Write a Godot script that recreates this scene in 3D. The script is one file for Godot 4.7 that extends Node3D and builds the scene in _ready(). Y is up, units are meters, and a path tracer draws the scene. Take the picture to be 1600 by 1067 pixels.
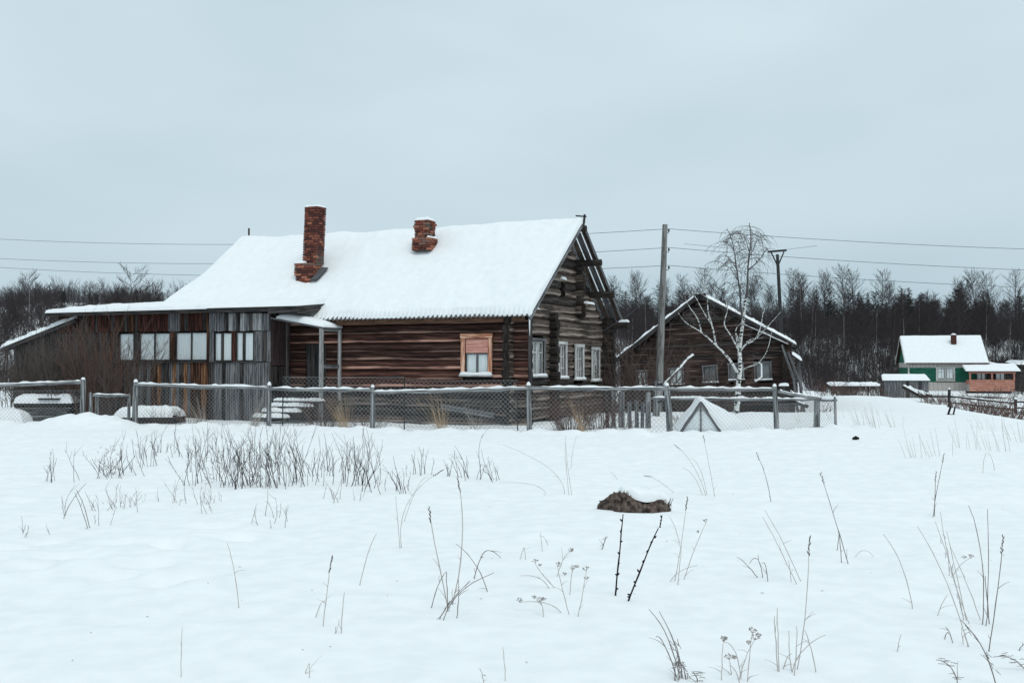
extends Node3D
# A snowed-in village: an old log house with a board veranda behind a wire fence, a second log house,
# a green cottage far off, bare woods on the hill, an overcast winter sky.

const YAW := -23.5
const EYE := Vector3(0, 1.65, 0)
const PITCH := 1.2974
const LENS := 1700.0                     # focal length in pixels of a 1600 px wide picture

var rng := RandomNumberGenerator.new()
var taken := {}
var mat := {}
var na := FastNoiseLite.new()
var nb := FastNoiseLite.new()


# ------------------------------------------------------------------ mesh builder
class Shape:
	var v := PackedVector3Array()
	var n := PackedVector3Array()
	var uv := PackedVector2Array()
	var idx := PackedInt32Array()

	func vert(p: Vector3, nn: Vector3, t: Vector2) -> int:
		v.append(p); n.append(nn); uv.append(t)
		return v.size() - 1

	func tri(a: int, b: int, c: int) -> void:
		# clockwise seen from the side the normals point to
		if (v[b] - v[a]).cross(v[c] - v[a]).dot(n[a] + n[b] + n[c]) > 0.0:
			idx.append(a); idx.append(c); idx.append(b)
		else:
			idx.append(a); idx.append(b); idx.append(c)

	func face(ps: Array, nn: Vector3, ts: Array) -> void:
		var k := []
		for i in ps.size():
			k.append(vert(ps[i], nn, ts[i]))
		for i in range(1, ps.size() - 1):
			tri(k[0], k[i], k[i + 1])

	func flat(ps: Array, toward: Vector3, us := 1.0) -> void:
		var nn: Vector3 = (ps[1] - ps[0]).cross(ps[2] - ps[0]).normalized()
		if nn.dot(toward) < 0.0: nn = -nn
		var e: Vector3 = (ps[1] - ps[0]).normalized()
		var f: Vector3 = nn.cross(e)
		var ts := []
		for p in ps:
			ts.append(Vector2((p - ps[0]).dot(e), (p - ps[0]).dot(f)) * us)
		face(ps, nn, ts)

	# a chamfered box; the grain runs along its longest side
	func box(xf: Transform3D, size: Vector3, bev := 0.0, uo := Vector2.ZERO) -> void:
		var h := size * 0.5
		var b := minf(bev, minf(h.x, minf(h.y, h.z)) * 0.6)
		var long := 0
		if size.y > size[long]: long = 1
		if size.z > size[long]: long = 2
		for d in 3:
			var e := (d + 1) % 3
			var f := (d + 2) % 3
			for s in [-1.0, 1.0]:
				var nn := Vector3.ZERO
				nn[d] = s
				var ps := []
				var ts := []
				for q in [[-1, -1], [1, -1], [1, 1], [-1, 1]]:
					var p := Vector3.ZERO
					p[d] = s * h[d]; p[e] = q[0] * (h[e] - b); p[f] = q[1] * (h[f] - b)
					ps.append(xf * p)
					if d == long: ts.append(Vector2(p[e] * 0.3, p[f]) + uo)
					elif e == long: ts.append(Vector2(p[e], p[f] + d * 0.13) + uo)
					else: ts.append(Vector2(p[f], p[e] + d * 0.13) + uo)
				face(ps, (xf.basis * nn).normalized(), ts)
		if b <= 0.0: return
		for d in 3:
			var e := (d + 1) % 3
			var f := (d + 2) % 3
			for s in [-1.0, 1.0]:
				for t in [-1.0, 1.0]:
					var ps := []
					for q in [[1, -1], [1, 1], [0, 1], [0, -1]]:
						var p := Vector3.ZERO
						p[d] = s * (h[d] if q[0] == 1 else h[d] - b)
						p[e] = t * (h[e] - b if q[0] == 1 else h[e])
						p[f] = q[1] * (h[f] - b)
						ps.append(xf * p)
					var nn := Vector3.ZERO
					nn[d] = s; nn[e] = t
					var ts := []
					for p in ps: ts.append(uo)
					var lo: Vector3 = xf.affine_inverse() * ps[0]
					ts[1] = uo + Vector2(h[f] * 2.0 if f == long else 0.05, 0.0); ts[2] = ts[1] + Vector2(0, b); ts[3] = uo + Vector2(0, b)
					face(ps, (xf.basis * nn).normalized(), ts)
		for sx in [-1.0, 1.0]:
			for sy in [-1.0, 1.0]:
				for sz in [-1.0, 1.0]:
					face([xf * Vector3(sx * h.x, sy * (h.y - b), sz * (h.z - b)), xf * Vector3(sx * (h.x - b), sy * h.y, sz * (h.z - b)), xf * Vector3(sx * (h.x - b), sy * (h.y - b), sz * h.z)],
						(xf.basis * Vector3(sx, sy, sz)).normalized(), [uo, uo, uo])

	# a box from one point to another, w wide across and t thick along «up»
	func bar(a: Vector3, b: Vector3, w: float, t: float, up := Vector3.UP, bev := 0.004, uo := Vector2.ZERO) -> void:
		var x := (b - a).normalized()
		var y := (up - x * up.dot(x)).normalized()
		box(Transform3D(Basis(x, y, x.cross(y)), (a + b) * 0.5), Vector3((b - a).length(), t, w), bev, uo)

	func tube(ps: PackedVector3Array, rs: PackedFloat32Array, sides := 6, caps := true, uo := Vector2.ZERO) -> void:
		var m := ps.size()
		var dir := (ps[1] - ps[0]).normalized()
		var side := dir.cross(Vector3(0.31, 0.11, 0.94) if absf(dir.y) > 0.8 else Vector3.UP).normalized()
		var base := v.size()
		var along := 0.0
		for i in m:
			if i > 0: along += ps[i].distance_to(ps[i - 1])
			var d := dir
			if i > 0 and i < m - 1: d = (ps[i + 1] - ps[i - 1]).normalized()
			elif i == m - 1: d = (ps[i] - ps[i - 1]).normalized()
			side = (side - d * side.dot(d)).normalized()
			var other := d.cross(side)
			for j in sides + 1:
				var a := TAU * j / sides
				var out := side * cos(a) + other * sin(a)
				vert(ps[i] + out * rs[i], out, uo + Vector2(along, TAU * rs[0] * j / sides))
		var w := sides + 1
		for i in m - 1:
			for j in sides:
				var p := base + i * w + j
				tri(p, p + 1, p + w)
				tri(p + 1, p + w + 1, p + w)
		if caps:
			for e in [0, m - 1]:
				var nn: Vector3 = ((ps[0] - ps[1]) if e == 0 else (ps[m - 1] - ps[m - 2])).normalized()
				var c := vert(ps[e], nn, uo + Vector2(0.3, 0.3))
				var ring := []
				for j in sides:
					ring.append(vert(v[base + e * w + j], nn, uo + Vector2(0.3 + 0.1 * cos(TAU * j / sides), 0.3 + 0.1 * sin(TAU * j / sides))))
				for j in sides:
					tri(c, ring[j], ring[(j + 1) % sides])

	# a smooth sheet through points grid[i * nv + j]
	func grid(ps: PackedVector3Array, nu: int, nv: int, up: Vector3, us := 1.0) -> void:
		var base := v.size()
		for i in nu:
			for j in nv:
				var a := ps[mini(i + 1, nu - 1) * nv + j] - ps[maxi(i - 1, 0) * nv + j]
				var b := ps[i * nv + mini(j + 1, nv - 1)] - ps[i * nv + maxi(j - 1, 0)]
				var nn := a.cross(b)
				nn = nn.normalized() if nn.length() > 1e-12 else up
				if nn.dot(up) < 0.0: nn = -nn
				var p := ps[i * nv + j]
				vert(p, nn, Vector2(p.x, p.z) * us)
		for i in nu - 1:
			for j in nv - 1:
				var p := base + i * nv + j
				tri(p, p + 1, p + nv)
				tri(p + 1, p + nv + 1, p + nv)

	func mesh(m: Material) -> ArrayMesh:
		return onto(ArrayMesh.new(), m)

	func onto(am: ArrayMesh, m: Material) -> ArrayMesh:
		var a := []
		a.resize(Mesh.ARRAY_MAX)
		a[Mesh.ARRAY_VERTEX] = v; a[Mesh.ARRAY_NORMAL] = n; a[Mesh.ARRAY_TEX_UV] = uv; a[Mesh.ARRAY_INDEX] = idx
		am.add_surface_from_arrays(Mesh.PRIMITIVE_TRIANGLES, a)
		am.surface_set_material(am.get_surface_count() - 1, m)
		return am


# ------------------------------------------------------------------ objects
func numbered(parent: Node, called: String) -> String:
	var key := "%d/%s" % [parent.get_instance_id(), called]
	var k: int = taken.get(key, 0)
	taken[key] = k + 1
	return called if k == 0 else "%s_%03d" % [called, k]

func put(parent: Node, called: String, mesh: Mesh, xf := Transform3D()) -> MeshInstance3D:
	var o := MeshInstance3D.new()
	o.mesh = mesh
	o.name = numbered(parent, called)
	o.transform = xf
	parent.add_child(o, true)
	return o

func part(parent: Node, called: String, s: Shape, m: Material) -> MeshInstance3D:
	return put(parent, called, s.mesh(m))

func node(parent: Node, called: String, at := Vector3.ZERO, turn := 0.0) -> Node3D:
	var o := Node3D.new()
	o.name = numbered(parent, called)
	o.position = at
	o.rotation_degrees.y = turn
	parent.add_child(o, true)
	return o

func tag(o: Node, label: String, category: String, group := "") -> Node:
	o.set_meta("label", label)
	o.set_meta("category", category)
	if group: o.set_meta("group", group)
	return o

func thing(called: String, label: String, category: String, at := Vector3.ZERO, turn := 0.0, group := "") -> Node3D:
	var o := node(self, called, at, turn)
	tag(o, label, category, group)
	return o

func copy(src: Node3D, at: Vector3, turn: float, size := 1.0, label := "", group := "") -> Node3D:
	var o: Node3D = src.duplicate()
	var stem := String(src.name).rstrip("0123456789").trim_suffix("_")
	o.name = numbered(self, stem)
	add_child(o, true)
	o.position = at
	o.rotation_degrees = Vector3(0, turn, 0)
	o.scale = Vector3.ONE * size
	if label: o.set_meta("label", label)
	if group: o.set_meta("group", group)
	return o

func f(a: float, b: float) -> float:
	return rng.randf_range(a, b)

func uo() -> Vector2:
	return Vector2(f(0, 7), f(0, 7))

func lin(r: float, g: float, b: float, a := 1.0) -> Color:
	var c := Color(r, g, b).linear_to_srgb()
	c.a = a
	return c

# the point seen at a pixel of the photograph, at a depth in metres
func dep(px: float, py: float, d: float) -> Vector3:
	var p := deg_to_rad(PITCH)
	var r := Vector3((px - 800.0) / LENS, (533.5 - py) / LENS, -1.0)
	r = Vector3(r.x, cos(p) * r.y - sin(p) * r.z, sin(p) * r.y + cos(p) * r.z)
	return EYE + r * (d / -r.z)

# the spot on the ground at a pixel of the photograph
func spot(px: float, py: float) -> Vector3:
	var h := 0.0
	var q := Vector3.ZERO
	for k in 6:
		var one := dep(px, py, 1.0) - EYE
		q = EYE + one * ((h - EYE.y) / one.y)
		h = lerpf(h, gh(q.x, q.z), 0.8)
	q.y = gh(q.x, q.z)
	return q


# ------------------------------------------------------------------ the lie of the land
const FENCE := [Vector2(-30, -31.0), Vector2(-14.4, -30.6), Vector2(-10.5, -30.4), Vector2(-6.55, -29.3), Vector2(-3.6, -28.1), Vector2(0.44, -27.0), Vector2(3.86, -26.5), Vector2(6.7, -27.5), Vector2(8.6, -29.2), Vector2(14, -32)]

func fence_z(x: float) -> float:
	for i in FENCE.size() - 1:
		if x < FENCE[i + 1].x:
			return lerpf(FENCE[i].y, FENCE[i + 1].y, clampf((x - FENCE[i].x) / (FENCE[i + 1].x - FENCE[i].x), 0, 1))
	return FENCE[-1].y

func bell(t: float) -> float:
	return exp(-t * t)

var dents := []

func gh(x: float, z: float) -> float:
	var d := -z
	var h := 0.0
	var near := 1.0 - smoothstep(40.0, 70.0, d)
	h += 0.05 * na.get_noise_2d(x * 9.0, z * 9.0) * smoothstep(3.0, 12.0, d)
	h += 0.03 * na.get_noise_2d(x * 26.0 + 50.0, z * 30.0) * near * (0.35 + 0.65 * smoothstep(-0.2, 0.4, na.get_noise_2d(x * 5.0, z * 5.0 + 300.0)))
	h += 0.0045 * nb.get_noise_2d(x * 160.0, z * 130.0) * near
	if d > 20.0 and d < 36.0 and x > -24.0 and x < 14.0:
		var t := z - fence_z(x) - 0.45
		var side := 0.8 if t > 0.0 else 0.42
		var amp := 0.09 + 0.10 * na.get_noise_2d(x * 22.0, 7.0) + 0.05 * nb.get_noise_2d(x * 70.0, 3.0)
		amp += 0.30 * bell((x + 11.7) / 0.95) + 0.06 * bell((x + 14.2) / 0.8)
		amp *= 1.0 - smoothstep(8.5, 11.5, x)
		h += maxf(amp, 0.0) * bell(t / side)
		h -= 0.05 * smoothstep(0.3, -1.0, t) * (1.0 - smoothstep(34.0, 36.0, d)) * (1.0 - smoothstep(8.5, 11.0, x))
	# wheel track crossing the field on the right
	var tz := -14.6 + (x - 2.5) * 0.16 + 0.25 * sin(x * 0.5)
	for k in [0.0, 0.75]:
		h -= 0.03 * bell((z - tz - k) / 0.16) * smoothstep(1.2, 4.5, x)
	h += 0.018 * bell((z - tz - 0.38) / 0.2) * smoothstep(1.2, 4.5, x)
	h += 0.05 * bell((x - 1.4) / 0.55) * bell((z + 11.75) / 0.3)
	for q in dents:
		var dx: float = x - q.x
		var dz: float = z - q.z
		if absf(dx) < 1.0 and absf(dz) < 1.0:
			h -= q.y * 3.8 * exp(-(dx * dx + dz * dz) / 0.024) - q.y * 0.8 * exp(-(dx * dx + (dz - 0.12) * (dz - 0.12)) / 0.12)
	# the field falls away on the far right
	var s := (x - 17.0) * 0.983 + (z + 36.0) * 0.185
	h -= 0.55 * smoothstep(-1.5, 2.5, s) * smoothstep(28.0, 38.0, d)
	h -= 0.7 * smoothstep(58.0, 86.0, d)
	h -= 0.42 * smoothstep(38.5, 45.0, d) * (1.0 - smoothstep(56.0, 70.0, d)) * smoothstep(0.5, 3.5, x) * (1.0 - smoothstep(13.5, 17.0, x))
	# hill behind the village
	var top := lerpf(11.6, 7.6, smoothstep(-34.0, 8.0, x))
	h += top * smoothstep(106.0, 165.0, d + 4.0 * na.get_noise_2d(x * 1.2, 90.0)) + (0.7 * na.get_noise_2d(x * 1.6, z * 1.6) + 1.3 * na.get_noise_2d(x * 0.55, 40.0)) * smoothstep(105.0, 150.0, d)
	return h


# ------------------------------------------------------------------ materials
func noise_image(w: int, h: int, tw: int, th: int, sd: int, freq: float, oct := 4) -> PackedByteArray:
	var q := FastNoiseLite.new()
	q.seed = sd
	q.noise_type = FastNoiseLite.TYPE_SIMPLEX_SMOOTH
	q.frequency = freq
	q.fractal_octaves = oct
	var im := q.get_seamless_image(w, h)
	im.convert(Image.FORMAT_L8)
	im.resize(tw, th, Image.INTERPOLATE_CUBIC)
	return im.get_data()

var wood_bump: ImageTexture

# weathered wood: u runs along the grain (1.6 m to the tile), v across (0.5 m)
# band > 0: the accent paints snow-bounced light as a stripe along the log's lower front
func wood(called: String, dark: Color, light: Color, accent: Color, accent_share: float, rough := 0.9, band := 0.0, long := 1.6) -> StandardMaterial3D:
	var sd := called.hash() % 10000
	var W := 512
	var H := 256
	var g1 := noise_image(48, 256, W, H, sd + 1, 0.09, 4)
	var g2 := noise_image(10, 64, W, H, sd + 2, 0.11, 3)
	var g3 := noise_image(12, 96, W, H, sd + 3, 0.08, 4)
	var g4 := noise_image(20, 256, W, H, sd + 4, 0.16, 2)
	var data := PackedByteArray()
	data.resize(W * H * 3)
	var lut := []
	for a in 3:
		for i in 256:
			var t := i / 255.0
			var c := dark.lerp(light, t)
			c = c.lerp(accent, accent_share * a * 0.5)
			lut.append(c.linear_to_srgb())
	var fine := PackedByteArray()
	fine.resize(W * H)
	for i in W * H:
		var val := (g1[i] * 0.55 + g2[i] * 0.3 + g3[i] * 0.25) / 255.0
		val = clampf((val - 0.28) * 2.0, 0.0, 1.0)
		if g4[i] < 70: val *= 0.25 + 0.75 * g4[i] / 70.0
		fine[i] = int(val * 255.0)
		var which := 0
		var acc := (g3[i] * 0.6 + g2[i] * 0.4)
		if acc > 150.0: which = 2
		elif acc > 132.0: which = 1
		var c: Color = lut[which * 256 + fine[i]]
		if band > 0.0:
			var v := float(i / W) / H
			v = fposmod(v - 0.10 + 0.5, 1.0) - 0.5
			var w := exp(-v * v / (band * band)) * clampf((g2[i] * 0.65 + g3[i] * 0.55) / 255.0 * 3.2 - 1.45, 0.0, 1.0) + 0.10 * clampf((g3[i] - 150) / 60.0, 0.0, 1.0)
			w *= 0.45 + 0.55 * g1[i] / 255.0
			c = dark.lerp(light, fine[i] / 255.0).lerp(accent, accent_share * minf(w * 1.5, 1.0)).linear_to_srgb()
		data[i * 3] = c.r8; data[i * 3 + 1] = c.g8; data[i * 3 + 2] = c.b8
	if wood_bump == null:
		var b := Image.create_from_data(W, H, false, Image.FORMAT_L8, fine)
		b.convert(Image.FORMAT_RGBA8)
		b.bump_map_to_normal_map(2.5)
		wood_bump = ImageTexture.create_from_image(b)
	var m := StandardMaterial3D.new()
	m.resource_name = called
	m.albedo_texture = ImageTexture.create_from_image(Image.create_from_data(W, H, false, Image.FORMAT_RGB8, data))
	m.normal_enabled = true
	m.normal_texture = wood_bump
	m.normal_scale = 0.8
	m.uv1_scale = Vector3(1.0 / long, 1 / 0.5 if band == 0.0 else 1 / 0.93, 1)
	m.roughness = rough
	m.metallic_specular = 0.3
	mat[called] = m
	return m

func tint(called: String, of: String, c: Color) -> void:
	var m: StandardMaterial3D = mat[of].duplicate()
	m.resource_name = called
	m.albedo_color = c
	mat[called] = m

func plain(called: String, c: Color, rough := 0.9, spec := 0.3) -> StandardMaterial3D:
	var m := StandardMaterial3D.new()
	m.resource_name = called
	m.albedo_color = c
	m.roughness = rough
	m.metallic_specular = spec
	mat[called] = m
	return m

# a mottled surface mapped through the object's own axes; size = metres to the tile
func mottled(called: String, a: Color, b: Color, size: float, freq: float, sd: int, relief := 0.0, rough := 0.9) -> StandardMaterial3D:
	var g := noise_image(256, 256, 256, 256, sd, freq, 5)
	var data := PackedByteArray()
	data.resize(256 * 256 * 3)
	for i in 256 * 256:
		var c := a.lerp(b, clampf((g[i] / 255.0 - 0.25) * 2.0, 0, 1)).linear_to_srgb()
		data[i * 3] = c.r8; data[i * 3 + 1] = c.g8; data[i * 3 + 2] = c.b8
	var m := plain(called, Color.WHITE, rough)
	m.albedo_texture = ImageTexture.create_from_image(Image.create_from_data(256, 256, false, Image.FORMAT_RGB8, data))
	m.uv1_triplanar = true
	m.uv1_world_triplanar = true
	m.uv1_scale = Vector3.ONE / size
	if relief > 0.0:
		var im := Image.create_from_data(256, 256, false, Image.FORMAT_L8, g)
		im.convert(Image.FORMAT_RGBA8)
		im.bump_map_to_normal_map(relief)
		m.normal_enabled = true
		m.normal_texture = ImageTexture.create_from_image(im)
	return m

func make_materials() -> void:
	var snow := mottled("snow", Color(0.80, 0.825, 0.84), Color(0.85, 0.87, 0.885), 2.6, 0.03, 5, 2.0, 0.85)
	snow.normal_scale = 0.2
	var K := func(r, g, b): return Color(r, g, b)
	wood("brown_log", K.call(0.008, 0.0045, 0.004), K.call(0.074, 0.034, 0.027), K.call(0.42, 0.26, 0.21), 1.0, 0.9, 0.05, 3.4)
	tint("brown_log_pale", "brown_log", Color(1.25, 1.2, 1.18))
	wood("gray_log", K.call(0.012, 0.009, 0.008), K.call(0.165, 0.128, 0.108), K.call(0.42, 0.34, 0.29), 0.8, 0.9, 0.10, 2.8)
	wood("dark_log", K.call(0.006, 0.005, 0.005), K.call(0.055, 0.045, 0.04), K.call(0.13, 0.11, 0.10), 0.4)
	wood("log_end", K.call(0.006, 0.005, 0.005), K.call(0.035, 0.028, 0.025), K.call(0.05, 0.04, 0.035), 0.4)
	wood("gray_board", K.call(0.03, 0.032, 0.036), K.call(0.19, 0.19, 0.20), K.call(0.32, 0.31, 0.31), 0.4)
	wood("pale_board", K.call(0.10, 0.10, 0.10), K.call(0.42, 0.42, 0.42), K.call(0.55, 0.54, 0.53), 0.4)
	wood("brown_board", K.call(0.008, 0.005, 0.004), K.call(0.065, 0.032, 0.022), K.call(0.20, 0.095, 0.05), 0.6)
	wood("dark_board", K.call(0.006, 0.006, 0.007), K.call(0.048, 0.045, 0.046), K.call(0.11, 0.095, 0.09), 0.5)
	wood("orange_board", K.call(0.03, 0.013, 0.008), K.call(0.30, 0.14, 0.07), K.call(0.5, 0.3, 0.16), 0.5)
	wood("red_board", K.call(0.010, 0.005, 0.004), K.call(0.060, 0.022, 0.018), K.call(0.15, 0.055, 0.04), 0.5)
	wood("plum_sheet", K.call(0.035, 0.022, 0.024), K.call(0.075, 0.05, 0.052), K.call(0.10, 0.07, 0.07), 0.5)
	wood("red_log", K.call(0.009, 0.006, 0.0055), K.call(0.062, 0.040, 0.035), K.call(0.30, 0.215, 0.185), 0.9, 0.9, 0.055, 3.0)
	wood("casing_orange", K.call(0.18, 0.065, 0.035), K.call(0.82, 0.36, 0.22), K.call(0.85, 0.62, 0.48), 0.7)
	wood("casing_pink", K.call(0.45, 0.20, 0.16), K.call(0.76, 0.38, 0.31), K.call(0.8, 0.46, 0.38), 0.4)
	wood("casing_white", K.call(0.22, 0.21, 0.20), K.call(0.62, 0.62, 0.60), K.call(0.7, 0.7, 0.68), 0.4)
	wood("green_board", K.call(0.006, 0.05, 0.03), K.call(0.014, 0.125, 0.08), K.call(0.05, 0.19, 0.13), 0.5)
	wood("coral_board", K.call(0.34, 0.14, 0.10), K.call(0.58, 0.28, 0.21), K.call(0.66, 0.40, 0.33), 0.5)
	wood("cream_board", K.call(0.30, 0.28, 0.26), K.call(0.52, 0.49, 0.46), K.call(0.55, 0.5, 0.45), 0.4)
	wood("fence_wood", K.call(0.03, 0.033, 0.036), K.call(0.27, 0.28, 0.285), K.call(0.42, 0.42, 0.42), 0.6)
	wood("pole_wood", K.call(0.06, 0.06, 0.06), K.call(0.26, 0.25, 0.24), K.call(0.33, 0.32, 0.31), 0.5)
	for k in 6:
		var c: Color = [Color(0.21, 0.068, 0.046), Color(0.14, 0.047, 0.036), Color(0.27, 0.095, 0.065), Color(0.085, 0.036, 0.03), Color(0.22, 0.13, 0.105), Color(0.40, 0.16, 0.10)][k]
		mottled("brick_%d" % k, c * 0.6, c * 1.15, 0.35, 0.05, 30 + k, 3.0)
	plain("mortar", lin(0.10, 0.085, 0.075))
	plain("soot", lin(0.012, 0.011, 0.011))
	plain("slate_sheet", lin(0.10, 0.105, 0.11))
	plain("curtain", lin(0.82, 0.86, 0.86))
	mat.curtain.backlight_enabled = true
	mat.curtain.backlight = lin(0.12, 0.12, 0.12)
	plain("interior", lin(0.02, 0.018, 0.017))
	var g := plain("glass", lin(0.9, 0.97, 1.0, 0.08), 0.03, 0.5)
	g.transparency = BaseMaterial3D.TRANSPARENCY_ALPHA
	var film := plain("film", lin(0.80, 0.86, 0.88, 0.75), 0.5)
	film.transparency = BaseMaterial3D.TRANSPARENCY_ALPHA
	plain("twig", lin(0.11, 0.077, 0.068))
	plain("twig_grey", lin(0.11, 0.09, 0.082))
	plain("twig_red", lin(0.13, 0.078, 0.065))
	plain("cane", lin(0.030, 0.018, 0.020))
	plain("birch_dark", lin(0.13, 0.12, 0.118))
	plain("birch_twig", lin(0.10, 0.092, 0.092))
	plain("far_twig", lin(0.056, 0.046, 0.048))
	plain("far_trunk", lin(0.07, 0.06, 0.058))
	plain("pale_trunk", lin(0.30, 0.28, 0.27))
	plain("needles", lin(0.012, 0.017, 0.014))
	plain("needles_brown", lin(0.030, 0.020, 0.020))
	plain("straw", lin(0.52, 0.37, 0.22))
	plain("straw_pale", lin(0.46, 0.42, 0.37))
	plain("weed", lin(0.46, 0.42, 0.39))
	plain("weed_dark", lin(0.20, 0.17, 0.16))
	plain("seed", lin(0.11, 0.09, 0.085))
	plain("wire", lin(0.12, 0.13, 0.14), 0.6)
	plain("mesh_wire", lin(0.28, 0.30, 0.31), 0.6)
	plain("iron", lin(0.03, 0.03, 0.032), 0.6)
	mottled("rock", Color(0.012, 0.009, 0.008), Color(0.15, 0.112, 0.095), 0.55, 0.03, 71, 2.2)
	# birch bark: white with dark flecks lying across the stem (u along the stem)
	var W := 256
	var a := noise_image(128, 32, W, W, 91, 0.10, 3)
	var b := noise_image(48, 48, W, W, 92, 0.06, 3)
	var data := PackedByteArray()
	data.resize(W * W * 3)
	for i in W * W:
		var c := Color(0.60, 0.60, 0.58).lerp(Color(0.82, 0.83, 0.82), b[i] / 255.0)
		var k := clampf((a[i] * 0.75 + b[i] * 0.25 - 140.0) / 16.0, 0, 1)
		c = c.lerp(Color(0.03, 0.027, 0.026), k).linear_to_srgb()
		data[i * 3] = c.r8; data[i * 3 + 1] = c.g8; data[i * 3 + 2] = c.b8
	var bark := plain("birch_bark", Color.WHITE)
	bark.albedo_texture = ImageTexture.create_from_image(Image.create_from_data(W, W, false, Image.FORMAT_RGB8, data))
	bark.uv1_scale = Vector3(1 / 1.1, 1 / 0.9, 1)


# ------------------------------------------------------------------ snow lying on things
# base(u, v) gives the surface below, thick(u, v) the depth of the snow; it thins out roundly towards its edges
func snow_shape(nu: int, nv: int, su: float, sv: float, rim: float, base: Callable, thick: Callable, up := Vector3.UP) -> Shape:
	var ps := PackedVector3Array()
	for i in nu:
		var tu := float(i) / (nu - 1)
		var u := lerpf(tu, 0.5 - 0.5 * cos(PI * tu), 0.6)
		for j in nv:
			var tv := float(j) / (nv - 1)
			var w := lerpf(tv, 0.5 - 0.5 * cos(PI * tv), 0.6)
			var e := minf(minf(u, 1.0 - u) * su, minf(w, 1.0 - w) * sv)
			var k := 1.0 - clampf(e / rim, 0, 1)
			var t: float = thick.call(u, w) * sqrt(maxf(1.0 - k * k, 0.0))
			ps.append(base.call(u, w) + up * t)
	var s := Shape.new()
	s.grid(ps, nu, nv, up)
	return s

# snow on a flat four-cornered top
func snow_pad(a: Vector3, b: Vector3, c: Vector3, d: Vector3, deep: float, rough := 0.3, nu := 14, nv := 10, rim := 0.0) -> Shape:
	var sd := f(0, 900)
	var base := func(u, v): return a.lerp(b, u).lerp(d.lerp(c, u), v)
	var thick := func(u, v):
		var p: Vector3 = base.call(u, v)
		return deep * (1.0 + rough * na.get_noise_3d(p.x * 40 + sd, p.z * 40, p.y * 20))
	return snow_shape(nu, nv, a.distance_to(b), a.distance_to(d), rim if rim > 0 else deep, base, thick)

# snow lying along a rail: thin, humped, broken here and there
func snow_line(a: Vector3, b: Vector3, w: float, deep: float) -> Shape:
	var n := maxi(8, int(a.distance_to(b) / 0.12))
	var side := (b - a).cross(Vector3.UP).normalized() * w * 0.5
	var sd := f(0, 900)
	var ps := PackedVector3Array()
	for i in n:
		var u := float(i) / (n - 1)
		var p := a.lerp(b, u)
		var t := deep * clampf(0.75 + 0.9 * na.get_noise_2d(u * a.distance_to(b) * 60 + sd, 3.0) + 0.5 * nb.get_noise_2d(u * 900 + sd, 1.0), 0.08, 1.6)
		if i == 0 or i == n - 1: t *= 0.1
		for j in 5:
			var v := j / 2.0 - 1.0
			ps.append(p + side * v * (0.75 + 0.25 * t / deep) + Vector3.UP * t * sqrt(maxf(1.0 - v * v, 0.0)))
	var s := Shape.new()
	s.grid(ps, n, 5, Vector3.UP)
	return s

func snow_cap(at: Vector3, r: float, deep: float) -> Shape:
	var ps := PackedVector3Array()
	var s := Shape.new()
	var k := f(0.9, 1.2)
	for i in 7:
		for j in 11:
			var a := TAU * j / 10.0
			var t := i / 6.0
			ps.append(at + Vector3(cos(a) * r * t * k, deep * sqrt(maxf(1.0 - t * t, 0)) * (1 + 0.15 * sin(a * 2 + k * 9)), sin(a) * r * t / k))
	s.grid(ps, 7, 11, Vector3.UP)
	return s


# ------------------------------------------------------------------ wood
func log_mesh(length: float, r: float, m: Material, end: Material, sides := 14) -> ArrayMesh:
	var ps := PackedVector3Array()
	var rs := PackedFloat32Array()
	var k := clampi(int(length / 0.5), 2, 22)
	var bend := f(-0.012, 0.012)
	var taper := f(-0.07, 0.07)
	for i in k + 1:
		var t := float(i) / k
		ps.append(Vector3((t - 0.5) * length, bend * sin(t * PI * 2) + f(-0.006, 0.006), f(-0.006, 0.006)))
		rs.append(r * (1 + taper * (t - 0.5)) * f(0.97, 1.04))
	var s := Shape.new()
	s.tube(ps, rs, sides, false, Vector2(f(0, 20), f(-0.05, 0.05)))
	var am := s.mesh(m)
	var e := Shape.new()
	for q in [0, k]:
		var nn := Vector3(-1 if q == 0 else 1, 0, 0)
		var c := e.vert(ps[q] + nn * 0.006, nn, uo())
		var ring := []
		for j in sides:
			var a := TAU * j / sides
			ring.append(e.vert(ps[q] + Vector3(0, cos(a), sin(a)) * rs[q], nn, e.uv[c] + Vector2(cos(a), sin(a)) * 0.12))
		for j in sides:
			e.tri(c, ring[j], ring[(j + 1) % sides])
	return e.onto(am, end)

# one course of a log wall running along x or z; holes are [from, to, bottom, top]
func log_course(parent: Node, along: String, y: float, a: float, b: float, across: float, r: float, holes: Array, m: Material) -> void:
	var spans := [[a, b]]
	for h in holes:
		if y > h[2] - 0.05 and y < h[3] + 0.05:
			var next := []
			for s in spans:
				if h[1] <= s[0] or h[0] >= s[1]:
					next.append(s)
					continue
				if h[0] - s[0] > 0.05: next.append([s[0], h[0]])
				if s[1] - h[1] > 0.05: next.append([h[1], s[1]])
			spans = next
	for s in spans:
		var o := put(parent, "log", log_mesh(s[1] - s[0], r * f(0.96, 1.05), m, mat.log_end))
		var mid: float = (s[0] + s[1]) / 2
		if along == "x":
			o.transform = Transform3D(Basis(Vector3.RIGHT, f(-0.3, 0.3)), Vector3(mid, y, across))
		else:
			o.transform = Transform3D(Basis(Vector3.UP, PI / 2) * Basis(Vector3.RIGHT, f(-0.3, 0.3)), Vector3(across, y, mid))

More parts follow.
